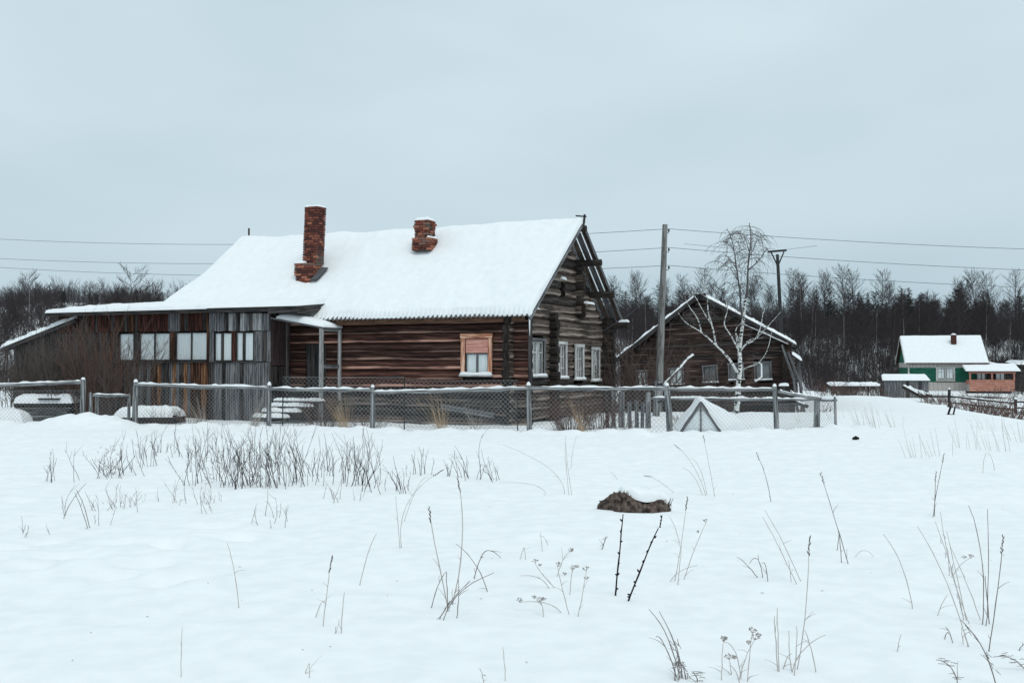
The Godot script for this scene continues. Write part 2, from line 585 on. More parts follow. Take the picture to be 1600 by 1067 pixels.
# upright boards side by side; top(x) gives their height
func boards(parent: Node, x0: float, x1: float, y0: float, top: Callable, z: float, w: float, pick: Callable, called := "board") -> void:
	var x := x0
	while x < x1 - 0.02:
		var k := minf(w * f(0.78, 1.25), x1 - x)
		if x1 - x - k < 0.05: k = x1 - x
		var y1: float = top.call(x + k / 2) + f(-0.01, 0.01)
		var lo := y0 + f(-0.012, 0.012)
		var s := Shape.new()
		s.box(Transform3D(Basis(Vector3.UP, f(-0.03, 0.03)) * Basis(Vector3.BACK, f(-0.004, 0.004)), Vector3(x + k / 2, (lo + y1) / 2, z + f(-0.008, 0.008))), Vector3(k - f(0.004, 0.014), y1 - lo, 0.026), 0.004, uo())
		part(parent, called, s, mat[pick.call(x + k / 2)])
		x += k

func pick_from(list: Array) -> Variant:
	return list[rng.randi() % list.size()]

# a window: its own x runs to the right, y up, z outwards; the origin is the middle of the lower edge of the opening
func window_unit(parent: Node, xf: Transform3D, w: float, h: float, spec: Dictionary) -> Node3D:
	var o := node(parent, "window")
	o.transform = xf
	var cw: float = spec.get("casing", 0.1)
	var cm: Material = mat[spec.get("casing_mat", "gray_board")]
	var sm: Material = mat[spec.get("sash_mat", "pale_board")]
	var bw: float = spec.get("bar", 0.045)
	if cw > 0:
		for q in [[Vector3(-w / 2 - cw / 2, h / 2, 0.03), Vector3(cw - 0.004, h + cw * 0.2, 0.05)], [Vector3(w / 2 + cw / 2, h / 2, 0.03), Vector3(cw - 0.004, h + cw * 0.2, 0.05)], [Vector3(0, h + cw / 2 + cw * 0.1, 0.038), Vector3(w + cw * 2 + 0.03, cw, 0.06)]]:
			var s := Shape.new()
			s.box(Transform3D(Basis(Vector3.BACK, f(-0.008, 0.008)), q[0]), q[1], 0.012, uo())
			part(o, "casing", s, cm)
		var s2 := Shape.new()
		s2.box(Transform3D(Basis(), Vector3(0, -0.03, 0.05)), Vector3(w + cw * 2 + 0.06, 0.05, 0.13), 0.008, uo())
		part(o, "sill", s2, mat[spec.get("sill_mat", spec.get("casing_mat", "gray_board"))])
		if spec.get("snow", 0.0) > 0:
			var e := w / 2 + cw + 0.02
			part(o, "snow_cap", snow_pad(Vector3(-e, -0.004, 0.005), Vector3(e, -0.004, 0.005), Vector3(e, -0.004, 0.112), Vector3(-e, -0.004, 0.112), spec.snow, 0.5), mat.snow)
	for q in [-1, 1]:   # jambs lining the opening
		var s := Shape.new()
		s.box(Transform3D(Basis(), Vector3(q * (w / 2 - 0.0125), h / 2, -0.10)), Vector3(0.025, h, 0.19), 0.0, uo())
		part(o, "jamb", s, mat.dark_board)
	var y0 := 0.0
	var blind: float = spec.get("blind", 0.0)
	if blind > 0:
		var s := Shape.new()
		s.box(Transform3D(Basis(), Vector3(0, h - blind / 2, -0.015)), Vector3(w - 0.01, blind - 0.01, 0.03), 0.006, uo())
		part(o, "blind_board", s, mat.casing_pink)
	var gh_: float = h - blind
	var cols: Array = spec.get("cols", [0.5, 0.5])
	var rows: Array = spec.get("rows", [1.0])
	var sash := Shape.new()
	var z := -0.03
	for q in [-1, 1]:
		sash.box(Transform3D(Basis(), Vector3(q * (w / 2 - bw / 2), gh_ / 2, z)), Vector3(bw, gh_, 0.04), 0.004, uo())
		sash.box(Transform3D(Basis(), Vector3(0, gh_ / 2 + q * (gh_ / 2 - bw / 2), z)), Vector3(w - bw * 2, bw, 0.04), 0.004, uo())
	var x := -w / 2
	for c in cols.size():
		var cwid: float = cols[c] * w
		if c > 0:
			sash.box(Transform3D(Basis(), Vector3(x, gh_ / 2, z + 0.003)), Vector3(bw * spec.get("mullion", 1.3), gh_ - bw * 2, 0.044), 0.004, uo())
		var y := 0.0
		for r in rows.size():
			var rh: float = rows[r] * gh_
			if r > 0:
				sash.box(Transform3D(Basis(), Vector3(x + cwid / 2, y, z)), Vector3(cwid - bw * 1.3, bw * 0.8, 0.034), 0.004, uo())
			var p := Shape.new()
			p.box(Transform3D(Basis(Vector3.UP, f(-0.02, 0.02)) * Basis(Vector3.RIGHT, f(-0.02, 0.02)), Vector3(x + cwid / 2, y + rh / 2, z - 0.004)), Vector3(cwid - bw * 1.0, rh - bw * 0.9, 0.004))
			part(o, "pane", p, mat.glass)
			y += rh
		x += cwid
	part(o, "sash", sash, sm)
	var cur: float = spec.get("curtain", 0.0)
	if cur > 0:
		var ps := PackedVector3Array()
		var sd := f(0, 99)
		var gap: float = spec.get("gap", 0.0)
		for side in ([0] if gap == 0 else [-1, 1]):
			var a := -w / 2 + 0.01 if side <= 0 else gap / 2
			var b := w / 2 - 0.01 if side >= 0 else -gap / 2
			var cs := Shape.new()
			ps.clear()
			for i in 60:
				var u := i / 59.0
				for j in 5:
					var v := j / 4.0
					var fold := 0.5 * sin(u * (b - a) * 62 + sd + 1.2 * sin(u * 7 + sd)) + 0.4 * na.get_noise_2d(u * 120 + sd, 2)
					ps.append(Vector3(lerpf(a, b, u) + fold * 0.004, lerpf(h - blind - cur * (h - blind), h - blind, v), -0.062 + 0.02 * fold))
			cs.grid(ps, 60, 5, Vector3.BACK)
			part(o, "curtain", cs, mat.curtain)
	return o

# a square brick stack
func brick_courses(parent: Node, c: Vector3, w: float, y0: float, count: int, ch: float, rough: float, skew := Vector2.ZERO, drop := 0.0) -> void:
	var core := Shape.new()
	core.box(Transform3D(Basis(), Vector3(c.x + skew.x * count * ch / 2, y0 + count * ch / 2 - 0.02, c.z)), Vector3(w - 0.07, count * ch, w - 0.07))
	part(parent, "mortar_bed", core, mat.mortar)
	var run := (w - 0.12)
	for i in count:
		var y := y0 + (i + 0.5) * ch
		var mid := Vector3(c.x + skew.x * i * ch, y, c.z + skew.y * i * ch)
		for sd in 4:
			var per := 2 if w < 0.72 else 3
			for k in per:
				if rng.randf() < drop: continue
				var L := run / per
				var along := -w / 2 + (0.0 if i % 2 == 0 else 0.12) + L * (k + 0.5)
				var xf := Transform3D(Basis(Vector3.UP, sd * PI / 2), mid) * Transform3D(Basis(Vector3.UP, f(-0.03, 0.03) * rough), Vector3(along, f(-0.003, 0.003), w / 2 - 0.06 + f(-0.008, 0.012) * rough))
				var s := Shape.new()
				s.box(xf, Vector3(L - 0.014, ch - 0.014, 0.12), 0.007)
				var tone: int = pick_from([0, 0, 1, 1, 2, 2, 3, 4, 5] if rough > 0.9 else [0, 1, 1, 2, 3, 3])
				if rng.randf() < 0.08: tone = 5
				part(parent, "brick", s, mat["brick_%d" % tone])


# ------------------------------------------------------------------ the old log house
# in its own axes the long front wall faces +z and the windowed gable faces +x
const RIDGE := 6.3
const SLOPE := 0.726
const MID := -4.1

func roof_y(z: float) -> float:
	return RIDGE - SLOPE * absf(z - MID)

func old_house() -> void:
	var house := thing("log_house", "long weathered log house with a steep snow-covered roof and two red brick chimneys", "house", Vector3(0.51, 0, -31), YAW)
	var holes := [[-2.16, -1.19, 1.36, 2.55], [-7.62, -6.86, -0.5, 2.35]]
	var front := node(house, "front_wall")
	for i in 12:
		var y := 0.03 + 0.272 * i
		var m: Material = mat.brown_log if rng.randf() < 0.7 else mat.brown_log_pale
		if y < 0.75: m = pick_from([mat.gray_log, mat.dark_log, mat.red_log])
		elif y < 1.1: m = pick_from([mat.dark_log, mat.red_log])
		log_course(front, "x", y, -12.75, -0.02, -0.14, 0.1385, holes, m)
	var g := node(house, "gable_wall")
	var gholes := [[-2.36, -1.16, 1.28, 2.42], [-4.22, -3.46, 1.26, 2.36], [-5.86, -5.02, 1.2, 2.32], [-7.50, -6.68, 1.12, 2.26], [-4.18, -3.8, 3.86, 4.36]]
	for i in 24:
		var y := 0.16 + 0.255 * i
		var half := (RIDGE - 0.15 - y) / SLOPE - 0.12
		if half < 0.25: continue
		var a := maxf(MID - half, -8.45)
		var b := minf(MID + half, 0.28)
		var m: Material = mat.gray_log if rng.randf() < 0.75 else mat.dark_log
		log_course(g, "z", y, a, b, -0.63, 0.1305, gholes, m)
	# ends of the cross walls that stick out of the gable
	for i in 13:
		var y := 0.04 + 0.262 * i
		log_course(g, "x", y, -1.3, -0.26 + f(-0.05, 0.05), -2.95, 0.134, [], mat.dark_log)
		log_course(g, "x", y, -1.3, -0.10 + f(-0.05, 0.05), -8.05, 0.136, [], mat.dark_log)
	for i in 6:
		log_course(g, "x", 3.52 + 0.262 * i, -1.3, -0.28 + f(-0.05, 0.05), -5.3, 0.13, [], mat.dark_log if i % 2 else mat.gray_log)
	for i in 2:
		log_course(g, "z", 3.36 + 0.25 * i, -6.6 + 0.3 * i, -5.3, -0.3, 0.115, [], mat.gray_log)
	part(g, "snow_cap", snow_pad(Vector3(-0.42, 3.72, -6.2), Vector3(-0.42, 3.72, -5.5), Vector3(-0.18, 3.72, -5.5), Vector3(-0.18, 3.72, -6.2), 0.09), mat.snow)
	part(g, "snow_cap", snow_pad(Vector3(-0.55, 4.42, -4.15), Vector3(-0.55, 4.42, -3.75), Vector3(-0.42, 4.42, -3.75), Vector3(-0.42, 4.42, -4.15), 0.12), mat.snow)
	part(g, "snow_cap", snow_pad(Vector3(-0.6, 3.36, -1.9), Vector3(-0.6, 3.36, -1.5), Vector3(-0.45, 3.36, -1.5), Vector3(-0.45, 3.36, -1.9), 0.08), mat.snow)
	var back := node(house, "back_wall")
	for i in 12:
		log_course(back, "x", 0.03 + 0.272 * i, -12.75, -0.3, -8.05, 0.15, [], mat.dark_log)
	var side := node(house, "side_wall")
	for i in 24:
		var y := 0.16 + 0.255 * i
		var half := (RIDGE - 0.15 - y) / SLOPE - 0.12
		if half > 0.25:
			log_course(side, "z", y, maxf(MID - half, -8.3), minf(MID + half, 0.25), -12.4, 0.145, [], mat.dark_log)
	# chinking keeps daylight out between the courses
	var lining := Shape.new()
	for q in [[Vector3(-7.0, 1.6, -0.16), Vector3(9.6, 3.3, 0.06)], [Vector3(-0.85, 1.6, -0.16), Vector3(0.6, 3.3, 0.06)], [Vector3(-1.68, 0.65, -0.16), Vector3(1.05, 1.4, 0.06)], [Vector3(-1.68, 2.92, -0.16), Vector3(1.05, 0.7, 0.06)]]:
		lining.box(Transform3D(Basis(), q[0]), q[1])
	part(house, "lining", lining, mat.interior)
	var fl := Shape.new()
	fl.box(Transform3D(Basis(), Vector3(-6.5, 0.35, -4.1)), Vector3(11.6, 0.1, 7.6))
	part(house, "floor", fl, mat.dark_board)
	var ce := Shape.new()
	ce.box(Transform3D(Basis(), Vector3(-6.5, 2.85, -4.1)), Vector3(11.6, 0.08, 7.6))
	part(house, "ceiling", ce, mat.dark_board)

	# corner board and eave board
	var s := Shape.new()
	s.box(Transform3D(Basis(), Vector3(0.0, 1.9, -0.02)), Vector3(0.03, 2.25, 0.24), 0.004, uo())
	part(house, "corner_board", s, mat.dark_board)
	s = Shape.new()
	s.box(Transform3D(Basis(Vector3.BACK, 0.002), Vector3(-3.55, 3.0, 0.14)), Vector3(6.9, 0.17, 0.05), 0.008, uo())
	part(house, "eave_board", s, mat.orange_board)
	mat.eave_mix = mat.pale_board.duplicate()
	mat.eave_mix.albedo_color = Color(0.72, 0.55, 0.46)
	(house.get_node("eave_board") as MeshInstance3D).mesh.surface_set_material(0, mat.eave_mix)

	# windows
	window_unit(house, Transform3D(Basis(), Vector3(-1.675, 1.40, 0.0)), 0.74, 1.05, {"casing": 0.135, "casing_mat": "casing_orange", "sash_mat": "gray_board", "blind": 0.42, "curtain": 1.0, "sill_mat": "casing_white", "snow": 0.10, "bar": 0.04})
	var right := Basis(Vector3.UP, PI / 2)
	window_unit(house, Transform3D(right, Vector3(-0.5, 1.36, -1.76)), 1.02, 1.03, {"casing": 0.1, "casing_mat": "gray_board", "sash_mat": "casing_white", "cols": [0.5, 0.5], "rows": [0.68, 0.32], "curtain": 0.0, "snow": 0.07, "sill_mat": "pale_board", "mullion": 2.2})
	for q in [[-3.84, 1.30, 0.60, 1.02], [-5.44, 1.24, 0.64, 1.02], [-7.09, 1.17, 0.64, 1.02]]:
		window_unit(house, Transform3D(right, Vector3(-0.5, q[1], q[0])), q[2], q[3], {"casing": 0.11, "casing_mat": "casing_white", "sash_mat": "casing_white", "cols": [0.5, 0.5], "rows": [0.28, 0.36, 0.36], "curtain": 0.5 if q[0] < -7 else 0.0, "snow": 0.05})
	# entrance door under the porch
	s = Shape.new()
	s.box(Transform3D(Basis(), Vector3(-7.24, 1.5, -0.06)), Vector3(0.72, 1.66, 0.05), 0.008, uo())
	var door := part(house, "door", s, mat.dark_board)
	s = Shape.new()
	s.box(Transform3D(Basis(), Vector3(-7.02, 1.98, -0.02)), Vector3(0.10, 0.2, 0.03), 0.01)
	part(door, "door_plate", s, mat.casing_pink)

	# roof: corrugated sheets in front, boards with gaps over the far half of the gable
	var ps := PackedVector3Array()
	var nx := 88 * 8
	for i in nx + 1:
		var x := -13.1 + 13.25 * i / nx
		for j in 5:
			var z := lerpf(MID, 0.36, j / 4.0)
			ps.append(Vector3(x, roof_y(z) + 0.03 * sin(TAU * (x + 13.1) / 0.1506) - 0.02 * sin(PI * (x + 13.1) / 13.25) * 0.5, z))
	s = Shape.new()
	s.grid(ps, nx + 1, 5, Vector3.UP)
	part(house, "roof_sheet", s, mat.slate_sheet)
	var x := -0.52
	while x < 0.12:
		s = Shape.new()
		s.bar(Vector3(x + 0.095, roof_y(MID) - 0.03, MID - 0.02), Vector3(x + 0.095 + f(-0.01, 0.01), roof_y(-8.55) - 0.03, -8.55), 0.19 + f(-0.008, 0.008), 0.025, Vector3.UP, 0.004, uo())
		part(house, "roof_board", s, pick_from([mat.gray_board, mat.dark_board, mat.gray_log]))
		x += 0.232
	s = Shape.new()
	s.bar(Vector3(-6.9, roof_y(MID) - 0.03, MID - 0.01), Vector3(-6.9, roof_y(-8.55) - 0.03, -8.55), 12.5, 0.025)
	part(house, "roof_deck", s, mat.dark_board)
	for e in [[0.36, 1], [-8.5, -1]]:      # barge boards along the gable edges
		s = Shape.new()
		s.bar(Vector3(0.14, roof_y(MID) - 0.09, MID), Vector3(0.14, roof_y(e[0]) - 0.09, e[0]), 0.03, 0.13, Vector3.UP, 0.004, uo())
		part(house, "barge_board", s, mat.gray_board)
	for q in [[-4.1, 6.05, 0.25, 0.10], [-5.35, 5.06, 0.33, 0.115], [-6.55, 4.08, 0.36, 0.115], [-8.0, 3.08, 0.42, 0.12], [-2.2, 4.78, 0.05, 0.1], [-0.6, 3.62, 0.05, 0.1]]:
		var o := put(house, "purlin", log_mesh(q[2] + 1.3, q[3], mat.dark_log, mat.log_end))
		o.position = Vector3((q[2] - 1.3) / 2, q[1], q[0])
	part(house, "snow_cap", snow_pad(Vector3(0.08, 3.19, -8.1), Vector3(0.44, 3.19, -8.1), Vector3(0.44, 3.19, -7.9), Vector3(0.08, 3.19, -7.9), 0.10), mat.snow)
	s = Shape.new()
	s.bar(Vector3(-0.10, RIDGE + 0.17, MID + 0.02), Vector3(0.24, RIDGE + 0.13, MID - 0.05), 0.07, 0.04)
	s.bar(Vector3(0.17, RIDGE - 0.1, MID), Vector3(0.20, RIDGE + 0.2, MID), 0.06, 0.06, Vector3.RIGHT)
	part(house, "ridge_finial", s, mat.dark_board)
	s = Shape.new()
	s.bar(Vector3(-12.9, RIDGE, MID), Vector3(-12.9, RIDGE + 0.42, MID), 0.05, 0.05, Vector3.RIGHT)
	part(house, "ridge_peg", s, mat.dark_board)

	# the snow on the roof
	var snow_base := func(u, v):
		var xx := lerpf(-13.18, 0.16, u)
		var t := lerpf(-8.62, 0.36, v)
		var soft := sqrt((t - MID) * (t - MID) + 0.012)
		var yy: float = RIDGE - SLOPE * soft
		if v > 0.98:
			t += -0.05 + 0.05 * nb.get_noise_2d(xx * 30, 5.0)
		# the left edge flares out where it drifts onto the annex
		var low := smoothstep(-2.2, -0.2, t) * smoothstep(-11.8, -13.1, xx)
		# the boards of the far overhang lie open
		xx -= smoothstep(MID - 0.1, MID - 0.35, t) * smoothstep(-1.2, 0.16, xx) * 0.70
		return Vector3(xx - low * 0.55, yy + 0.012, t)
	var thick := func(u, v):
		var xx := lerpf(-13.18, 0.16, u)
		var zz := lerpf(-8.62, 0.36, v)
		var t := 0.18 + 0.08 * na.get_noise_2d(xx * 7, zz * 7) + 0.012 * nb.get_noise_2d(xx * 60, zz * 60)
		t -= 0.05 * sin(PI * clampf((xx + 13) / 13.0, 0, 1))
		for c in [[-8.62, -1.9], [-4.9, -2.9]]:
			t -= 0.16 * exp(-(pow(xx - c[0] - 0.15, 2) / 0.35 + pow(zz - c[1] - 0.1, 2) / 0.30))
		var e := smoothstep(0.978, 0.998, v)
		t = maxf(t, 0.05) - e * 0.045 * (1 + sin(TAU * (xx + 13.1) / 0.1506))
		return maxf(t, 0.01)
	var roof_snow := snow_shape(620, 64, 13.34, 10.9, 0.10, snow_base, thick, Vector3(0, 0.9, 0.25).normalized())
	part(house, "roof_snow", roof_snow, mat.snow)
	# icicle at the corner of the eave
	s = Shape.new()
	s.tube(PackedVector3Array([Vector3(0.13, 3.1, 0.33), Vector3(0.13, 2.8, 0.33), Vector3(0.135, 2.5, 0.33)]), PackedFloat32Array([0.028, 0.018, 0.003]), 7)
	part(house, "icicle", s, mat.snow)

	# chimneys
	var ch := node(house, "chimney")
	brick_courses(ch, Vector3(-8.66, 0, -1.66), 0.58, 4.36, 3, 0.085, 1.2)
	brick_courses(ch, Vector3(-8.68, 0, -1.72), 0.67, 4.62, 5, 0.085, 1.2)
	brick_courses(ch, Vector3(-8.60, 0, -1.88), 0.52, 5.045, 22, 0.086, 0.8, Vector2(0.045, 0))
	part(ch, "snow_cap", snow_pad(Vector3(-8.76, 6.925, -2.13), Vector3(-8.27, 6.925, -2.13), Vector3(-8.27, 6.925, -1.63), Vector3(-8.76, 6.925, -1.63), 0.06, 0.8), mat.snow)
	part(ch, "snow_cap", snow_pad(Vector3(-9.02, 5.04, -1.62), Vector3(-8.66, 5.04, -1.62), Vector3(-8.66, 5.04, -1.39), Vector3(-9.02, 5.04, -1.39), 0.11, 0.5), mat.snow)
	s = Shape.new()
	s.flat([Vector3(-8.34, 4.46, -1.3), Vector3(-8.08, 4.48, -1.33), Vector3(-8.05, 4.92, -1.95), Vector3(-8.32, 4.94, -1.95)], Vector3(0, 1, 0.4))
	s.flat([Vector3(-8.34, 4.43, -1.3), Vector3(-8.08, 4.45, -1.33), Vector3(-8.05, 4.89, -1.95), Vector3(-8.32, 4.91, -1.95)], Vector3(0, -1, -0.4))
	part(ch, "flashing", s, mat.slate_sheet)
	var c2 := node(house, "chimney")
	brick_courses(c2, Vector3(-4.92, 0, -2.86), 0.64, 5.42, 5, 0.083, 1.2)
	brick_courses(c2, Vector3(-4.93, 0, -2.88), 0.51, 5.835, 4, 0.083, 1.4, Vector2.ZERO, 0.04)
	brick_courses(c2, Vector3(-4.93, 0, -2.88), 0.59, 6.167, 2, 0.083, 1.4, Vector2.ZERO, 0.12)
	brick_courses(c2, Vector3(-4.93, 0, -2.88), 0.52, 6.333, 1, 0.083, 1.4)
	part(c2, "snow_cap", snow_pad(Vector3(-5.18, 6.415, -3.13), Vector3(-4.69, 6.415, -3.13), Vector3(-4.69, 6.415, -2.63), Vector3(-5.18, 6.415, -2.63), 0.10, 0.4), mat.snow)
	part(c2, "snow_cap", snow_pad(Vector3(-4.70, 5.835, -3.16), Vector3(-4.61, 5.835, -3.16), Vector3(-4.61, 5.835, -2.56), Vector3(-4.70, 5.835, -2.56), 0.06, 0.4), mat.snow)


func annex() -> void:
	var o := thing("plank_annex", "dark plank annex with curtained windows, a flat snowy roof and an entrance porch", "annex", Vector3(0.51, 0, -31), YAW)
	var low := ["dark_board", "dark_board", "brown_board", "gray_board"]
	var flat_top := func(_x): return 3.36
	# the veranda part
	var belt := func(x: float) -> String:
		if x > -13.1 and x < -10.6 and rng.randf() < 0.45: return pick_from(["orange_board", "brown_board"])
		if x < -14.6: return pick_from(["dark_board", "dark_board", "dark_board", "brown_board"])
		return pick_from(low)
	boards(o, -17.2, -10.62, -0.1, func(_x): return 1.80, 0.70, 0.145, belt)
	boards(o, -17.2, -14.62, 1.82, func(_x): return 2.76, 0.70, 0.15, func(_x): return pick_from(["dark_board", "brown_board", "dark_board", "dark_board"]))
	boards(o, -17.2, -10.62, 2.78, flat_top, 0.71, 0.15, func(x): return "gray_board" if x > -12.35 and x < -12.0 else pick_from(["red_board", "brown_board", "red_board", "dark_board"]))
	var s := Shape.new()
	s.box(Transform3D(Basis(), Vector3(-12.65, 1.79, 0.74)), Vector3(4.1, 0.06, 0.08), 0.006, uo())
	part(o, "sill_rail", s, mat.dark_board)
	for q in [[-14.19, 0.64], [-13.0, 1.28], [-11.5, 1.28]]:
		window_unit(o, Transform3D(Basis(), Vector3(q[0], 1.83, 0.71)), q[1], 0.91, {"casing": 0.0, "sash_mat": "dark_board", "cols": [0.5, 0.5] if q[1] > 1 else [1.0], "curtain": 1.0, "bar": 0.03, "mullion": 1.6})
	for q in [[-14.57, 0.1, "dark_board"], [-13.76, 0.2, "dark_board"], [-12.25, 0.2, "brown_board"]]:
		s = Shape.new()
		s.box(Transform3D(Basis(), Vector3(q[0], 2.29, 0.72)), Vector3(q[1], 0.94, 0.05), 0.006, uo())
		part(o, "post", s, mat[q[2]])
	s = Shape.new()
	s.box(Transform3D(Basis(), Vector3(-10.73, 1.6, 0.755)), Vector3(0.2, 3.4, 0.06), 0.006, uo())
	part(o, "corner_board", s, mat.brown_board)
	# the grey bay that stands a little proud
	var gray := func(_x): return pick_from(["gray_board", "gray_board", "gray_board", "dark_board"])
	boards(o, -10.55, -8.2, -0.1, func(_x): return 1.76, 0.98, 0.15, gray)
	boards(o, -10.55, -10.38, 1.78, func(_x): return 2.72, 0.98, 0.17, func(_x): return "gray_board")
	boards(o, -8.82, -8.2, 1.78, func(_x): return 2.72, 0.98, 0.16, gray)
	boards(o, -10.55, -8.2, 2.74, func(x): return 3.32 - 0.03 * (x + 10), 0.985, 0.15, func(_x): return pick_from(["gray_board", "gray_board", "dark_board", "pale_board"]))
	for q in [-10.02, -9.19]:
		window_unit(o, Transform3D(Basis(), Vector3(q, 1.80, 0.98)), 0.68, 0.91, {"casing": 0.0, "sash_mat": "dark_board", "cols": [0.44, 0.56], "curtain": 1.0, "bar": 0.035, "mullion": 2.6, "gap": 0.0})
	s = Shape.new()
	s.box(Transform3D(Basis(), Vector3(-9.6, 2.28, 0.985)), Vector3(0.14, 0.94, 0.04), 0.006, uo())
	part(o, "post", s, mat.red_board)
	s = Shape.new()
	s.box(Transform3D(Basis(), Vector3(-9.6, 1.775, 1.0)), Vector3(1.8, 0.05, 0.06), 0.006, uo())
	part(o, "sill_rail", s, mat.dark_board)
	# right flank of the bay: two weathered sheets
	for q in [[2.42, 1.52, "plum_sheet"], [0.86, 1.56, "dark_board"]]:
		s = Shape.new()
		s.box(Transform3D(Basis(), Vector3(-8.19, q[0], 0.48)), Vector3(0.02, q[1], 0.96), 0.003, uo())
		part(o, "side_panel", s, mat[q[2]])
	# left flank and inner lining
	s = Shape.new()
	s.box(Transform3D(Basis(), Vector3(-17.2, 1.6, -1.4)), Vector3(0.04, 3.4, 4.1), 0.0, uo())
	s.box(Transform3D(Basis(), Vector3(-14.0, 1.6, -1.0)), Vector3(6.3, 3.4, 0.04), 0.0, uo())
	s.box(Transform3D(Basis(), Vector3(-13.9, 0.8, 0.62)), Vector3(6.6, 1.9, 0.03))
	s.box(Transform3D(Basis(), Vector3(-13.9, 3.08, 0.62)), Vector3(6.6, 0.62, 0.03))
	s.box(Transform3D(Basis(), Vector3(-15.9, 2.3, 0.62)), Vector3(2.55, 1.0, 0.03))
	s.box(Transform3D(Basis(), Vector3(-9.38, 0.8, 0.9)), Vector3(2.3, 1.9, 0.03))
	s.box(Transform3D(Basis(), Vector3(-9.38, 3.06, 0.9)), Vector3(2.3, 0.6, 0.03))
	s.box(Transform3D(Basis(), Vector3(-10.5, 1.6, 0.8)), Vector3(0.04, 3.4, 0.3))
	part(o, "lining", s, mat.interior)
	# roofs
	s = Shape.new()
	s.bar(Vector3(-13.85, 3.42, 1.1), Vector3(-13.85, 3.86, -3.7), 7.1, 0.05)
	var roof := part(o, "roof_deck", s, mat.dark_board)
	s = Shape.new()
	s.box(Transform3D(Basis(), Vector3(-13.85, 3.39, 1.08)), Vector3(7.1, 0.11, 0.04), 0.006, uo())
	part(o, "fascia", s, mat.dark_board)
	var base := func(u, v): return Vector3(lerpf(-17.42, -10.25, u), lerpf(3.45, 3.89, v), lerpf(1.12, -3.75, v))
	var th := func(u, v): return 0.13 + 0.06 * smoothstep(0.0, 0.5, v) + 0.05 * na.get_noise_2d(u * 90, v * 60) + 0.02 * nb.get_noise_2d(u * 400, v * 300)
	part(roof, "roof_snow", snow_shape(110, 40, 7.2, 4.9, 0.12, base, th), mat.snow)
	s = Shape.new()
	s.bar(Vector3(-8.75, 3.43, 1.25), Vector3(-8.75, 3.62, -0.55), 3.42, 0.05)
	var roof2 := part(o, "roof_deck", s, mat.dark_board)
	s = Shape.new()
	s.bar(Vector3(-10.45, 3.37, 1.27), Vector3(-8.1, 3.36, 1.27), 0.03, 0.10, Vector3.UP, 0.004, uo())
	s.bar(Vector3(-8.1, 3.33, 1.272), Vector3(-7.05, 3.36, 1.272), 0.03, 0.17, Vector3.UP, 0.004, uo())
	part(o, "fascia", s, mat.dark_board)
	s = Shape.new()
	s.bar(Vector3(-7.06, 3.32, 1.27), Vector3(-7.06, 3.42, 0.0), 0.04, 0.2, Vector3.UP, 0.004, uo())
	part(o, "fascia", s, mat.dark_board)
	var base2 := func(u, v): return Vector3(lerpf(-10.52, -7.02, u), lerpf(3.46, 3.64, v), lerpf(1.28, -0.6, v))
	var th2 := func(u, v): return 0.055 + 0.17 * smoothstep(0.1, 0.9, v) + 0.03 * na.get_noise_2d(u * 60, v * 60)
	part(roof2, "roof_snow", snow_shape(60, 30, 3.5, 1.9, 0.07, base2, th2), mat.snow)
	# porch canopy sloping to the right on two posts
	s = Shape.new()
	s.bar(Vector3(-8.2, 3.12, 0.42), Vector3(-6.3, 2.79, 0.42), 1.2, 0.05)
	var can := part(o, "canopy", s, mat.gray_board)
	var base3 := func(u, v): return Vector3(lerpf(-8.0, -6.28, u), lerpf(3.12, 2.82, u) + 0.0, lerpf(1.04, -0.18, v))
	var th3 := func(u, v): return (0.21 + 0.03 * na.get_noise_2d(u * 30, v * 30)) * (0.55 + 0.45 * sin(PI * pow(u, 0.6)))
	part(can, "snow_cap", snow_shape(34, 24, 1.75, 1.22, 0.24, base3, th3), mat.snow)
	s = Shape.new()
	s.bar(Vector3(-6.36, 2.76, 1.0), Vector3(-6.36, 2.76, -0.2), 0.06, 0.1, Vector3.UP, 0.006, uo())
	part(o, "canopy_beam", s, mat.fence_wood)
	for q in [[-6.4, 0.96, 0.11], [-6.32, 0.07, 0.09], [-7.62, 0.96, 0.07]]:
		s = Shape.new()
		s.bar(Vector3(q[0], -0.05, q[1]), Vector3(q[0] + f(-0.02, 0.02), 2.78 if q[0] > -7 else 2.98, q[1]), q[2], q[2], Vector3.RIGHT, 0.01, uo())
		part(o, "post", s, mat.pale_board if q[0] > -7 else mat.dark_board)
	s = Shape.new()
	s.bar(Vector3(-6.4, 1.63, 0.9), Vector3(-6.33, 1.63, 0.1), 0.05, 0.13, Vector3.UP, 0.006, uo())
	part(o, "rail", s, mat.gray_board)
	# steps up to the porch
	for i in 4:
		var y := 0.58 - 0.155 * i
		var z := 0.9 + 0.32 * i
		var xa := -7.95 + f(-0.05, 0.05)
		var xb := -6.25 - 0.2 * i
		s = Shape.new()
		s.box(Transform3D(Basis(), Vector3((xa + xb) / 2, y, z + 0.16)), Vector3(xb - xa, 0.05, 0.34), 0.006, uo())
		var st := part(o, "step", s, mat.dark_board)
		part(st, "snow_cap", snow_pad(Vector3(xa, y + 0.024, z + 0.33), Vector3(xb, y + 0.024, z + 0.33), Vector3(xb, y + 0.024, z + 0.01), Vector3(xa, y + 0.024, z + 0.01), 0.085 + 0.015 * i, 0.4, 20, 10), mat.snow)
	s = Shape.new()
	s.box(Transform3D(Basis(), Vector3(-7.1, 0.56, 0.42)), Vector3(1.9, 0.06, 0.9), 0.006, uo())
	part(o, "porch_floor", s, mat.dark_board)
	# lean-to running down to the left
	var slope := func(x): return 3.20 + (x + 16.3) * 0.285
	boards(o, -19.4, -17.22, -0.15, slope, 0.55, 0.16, func(_x): return "dark_board")
	s = Shape.new()
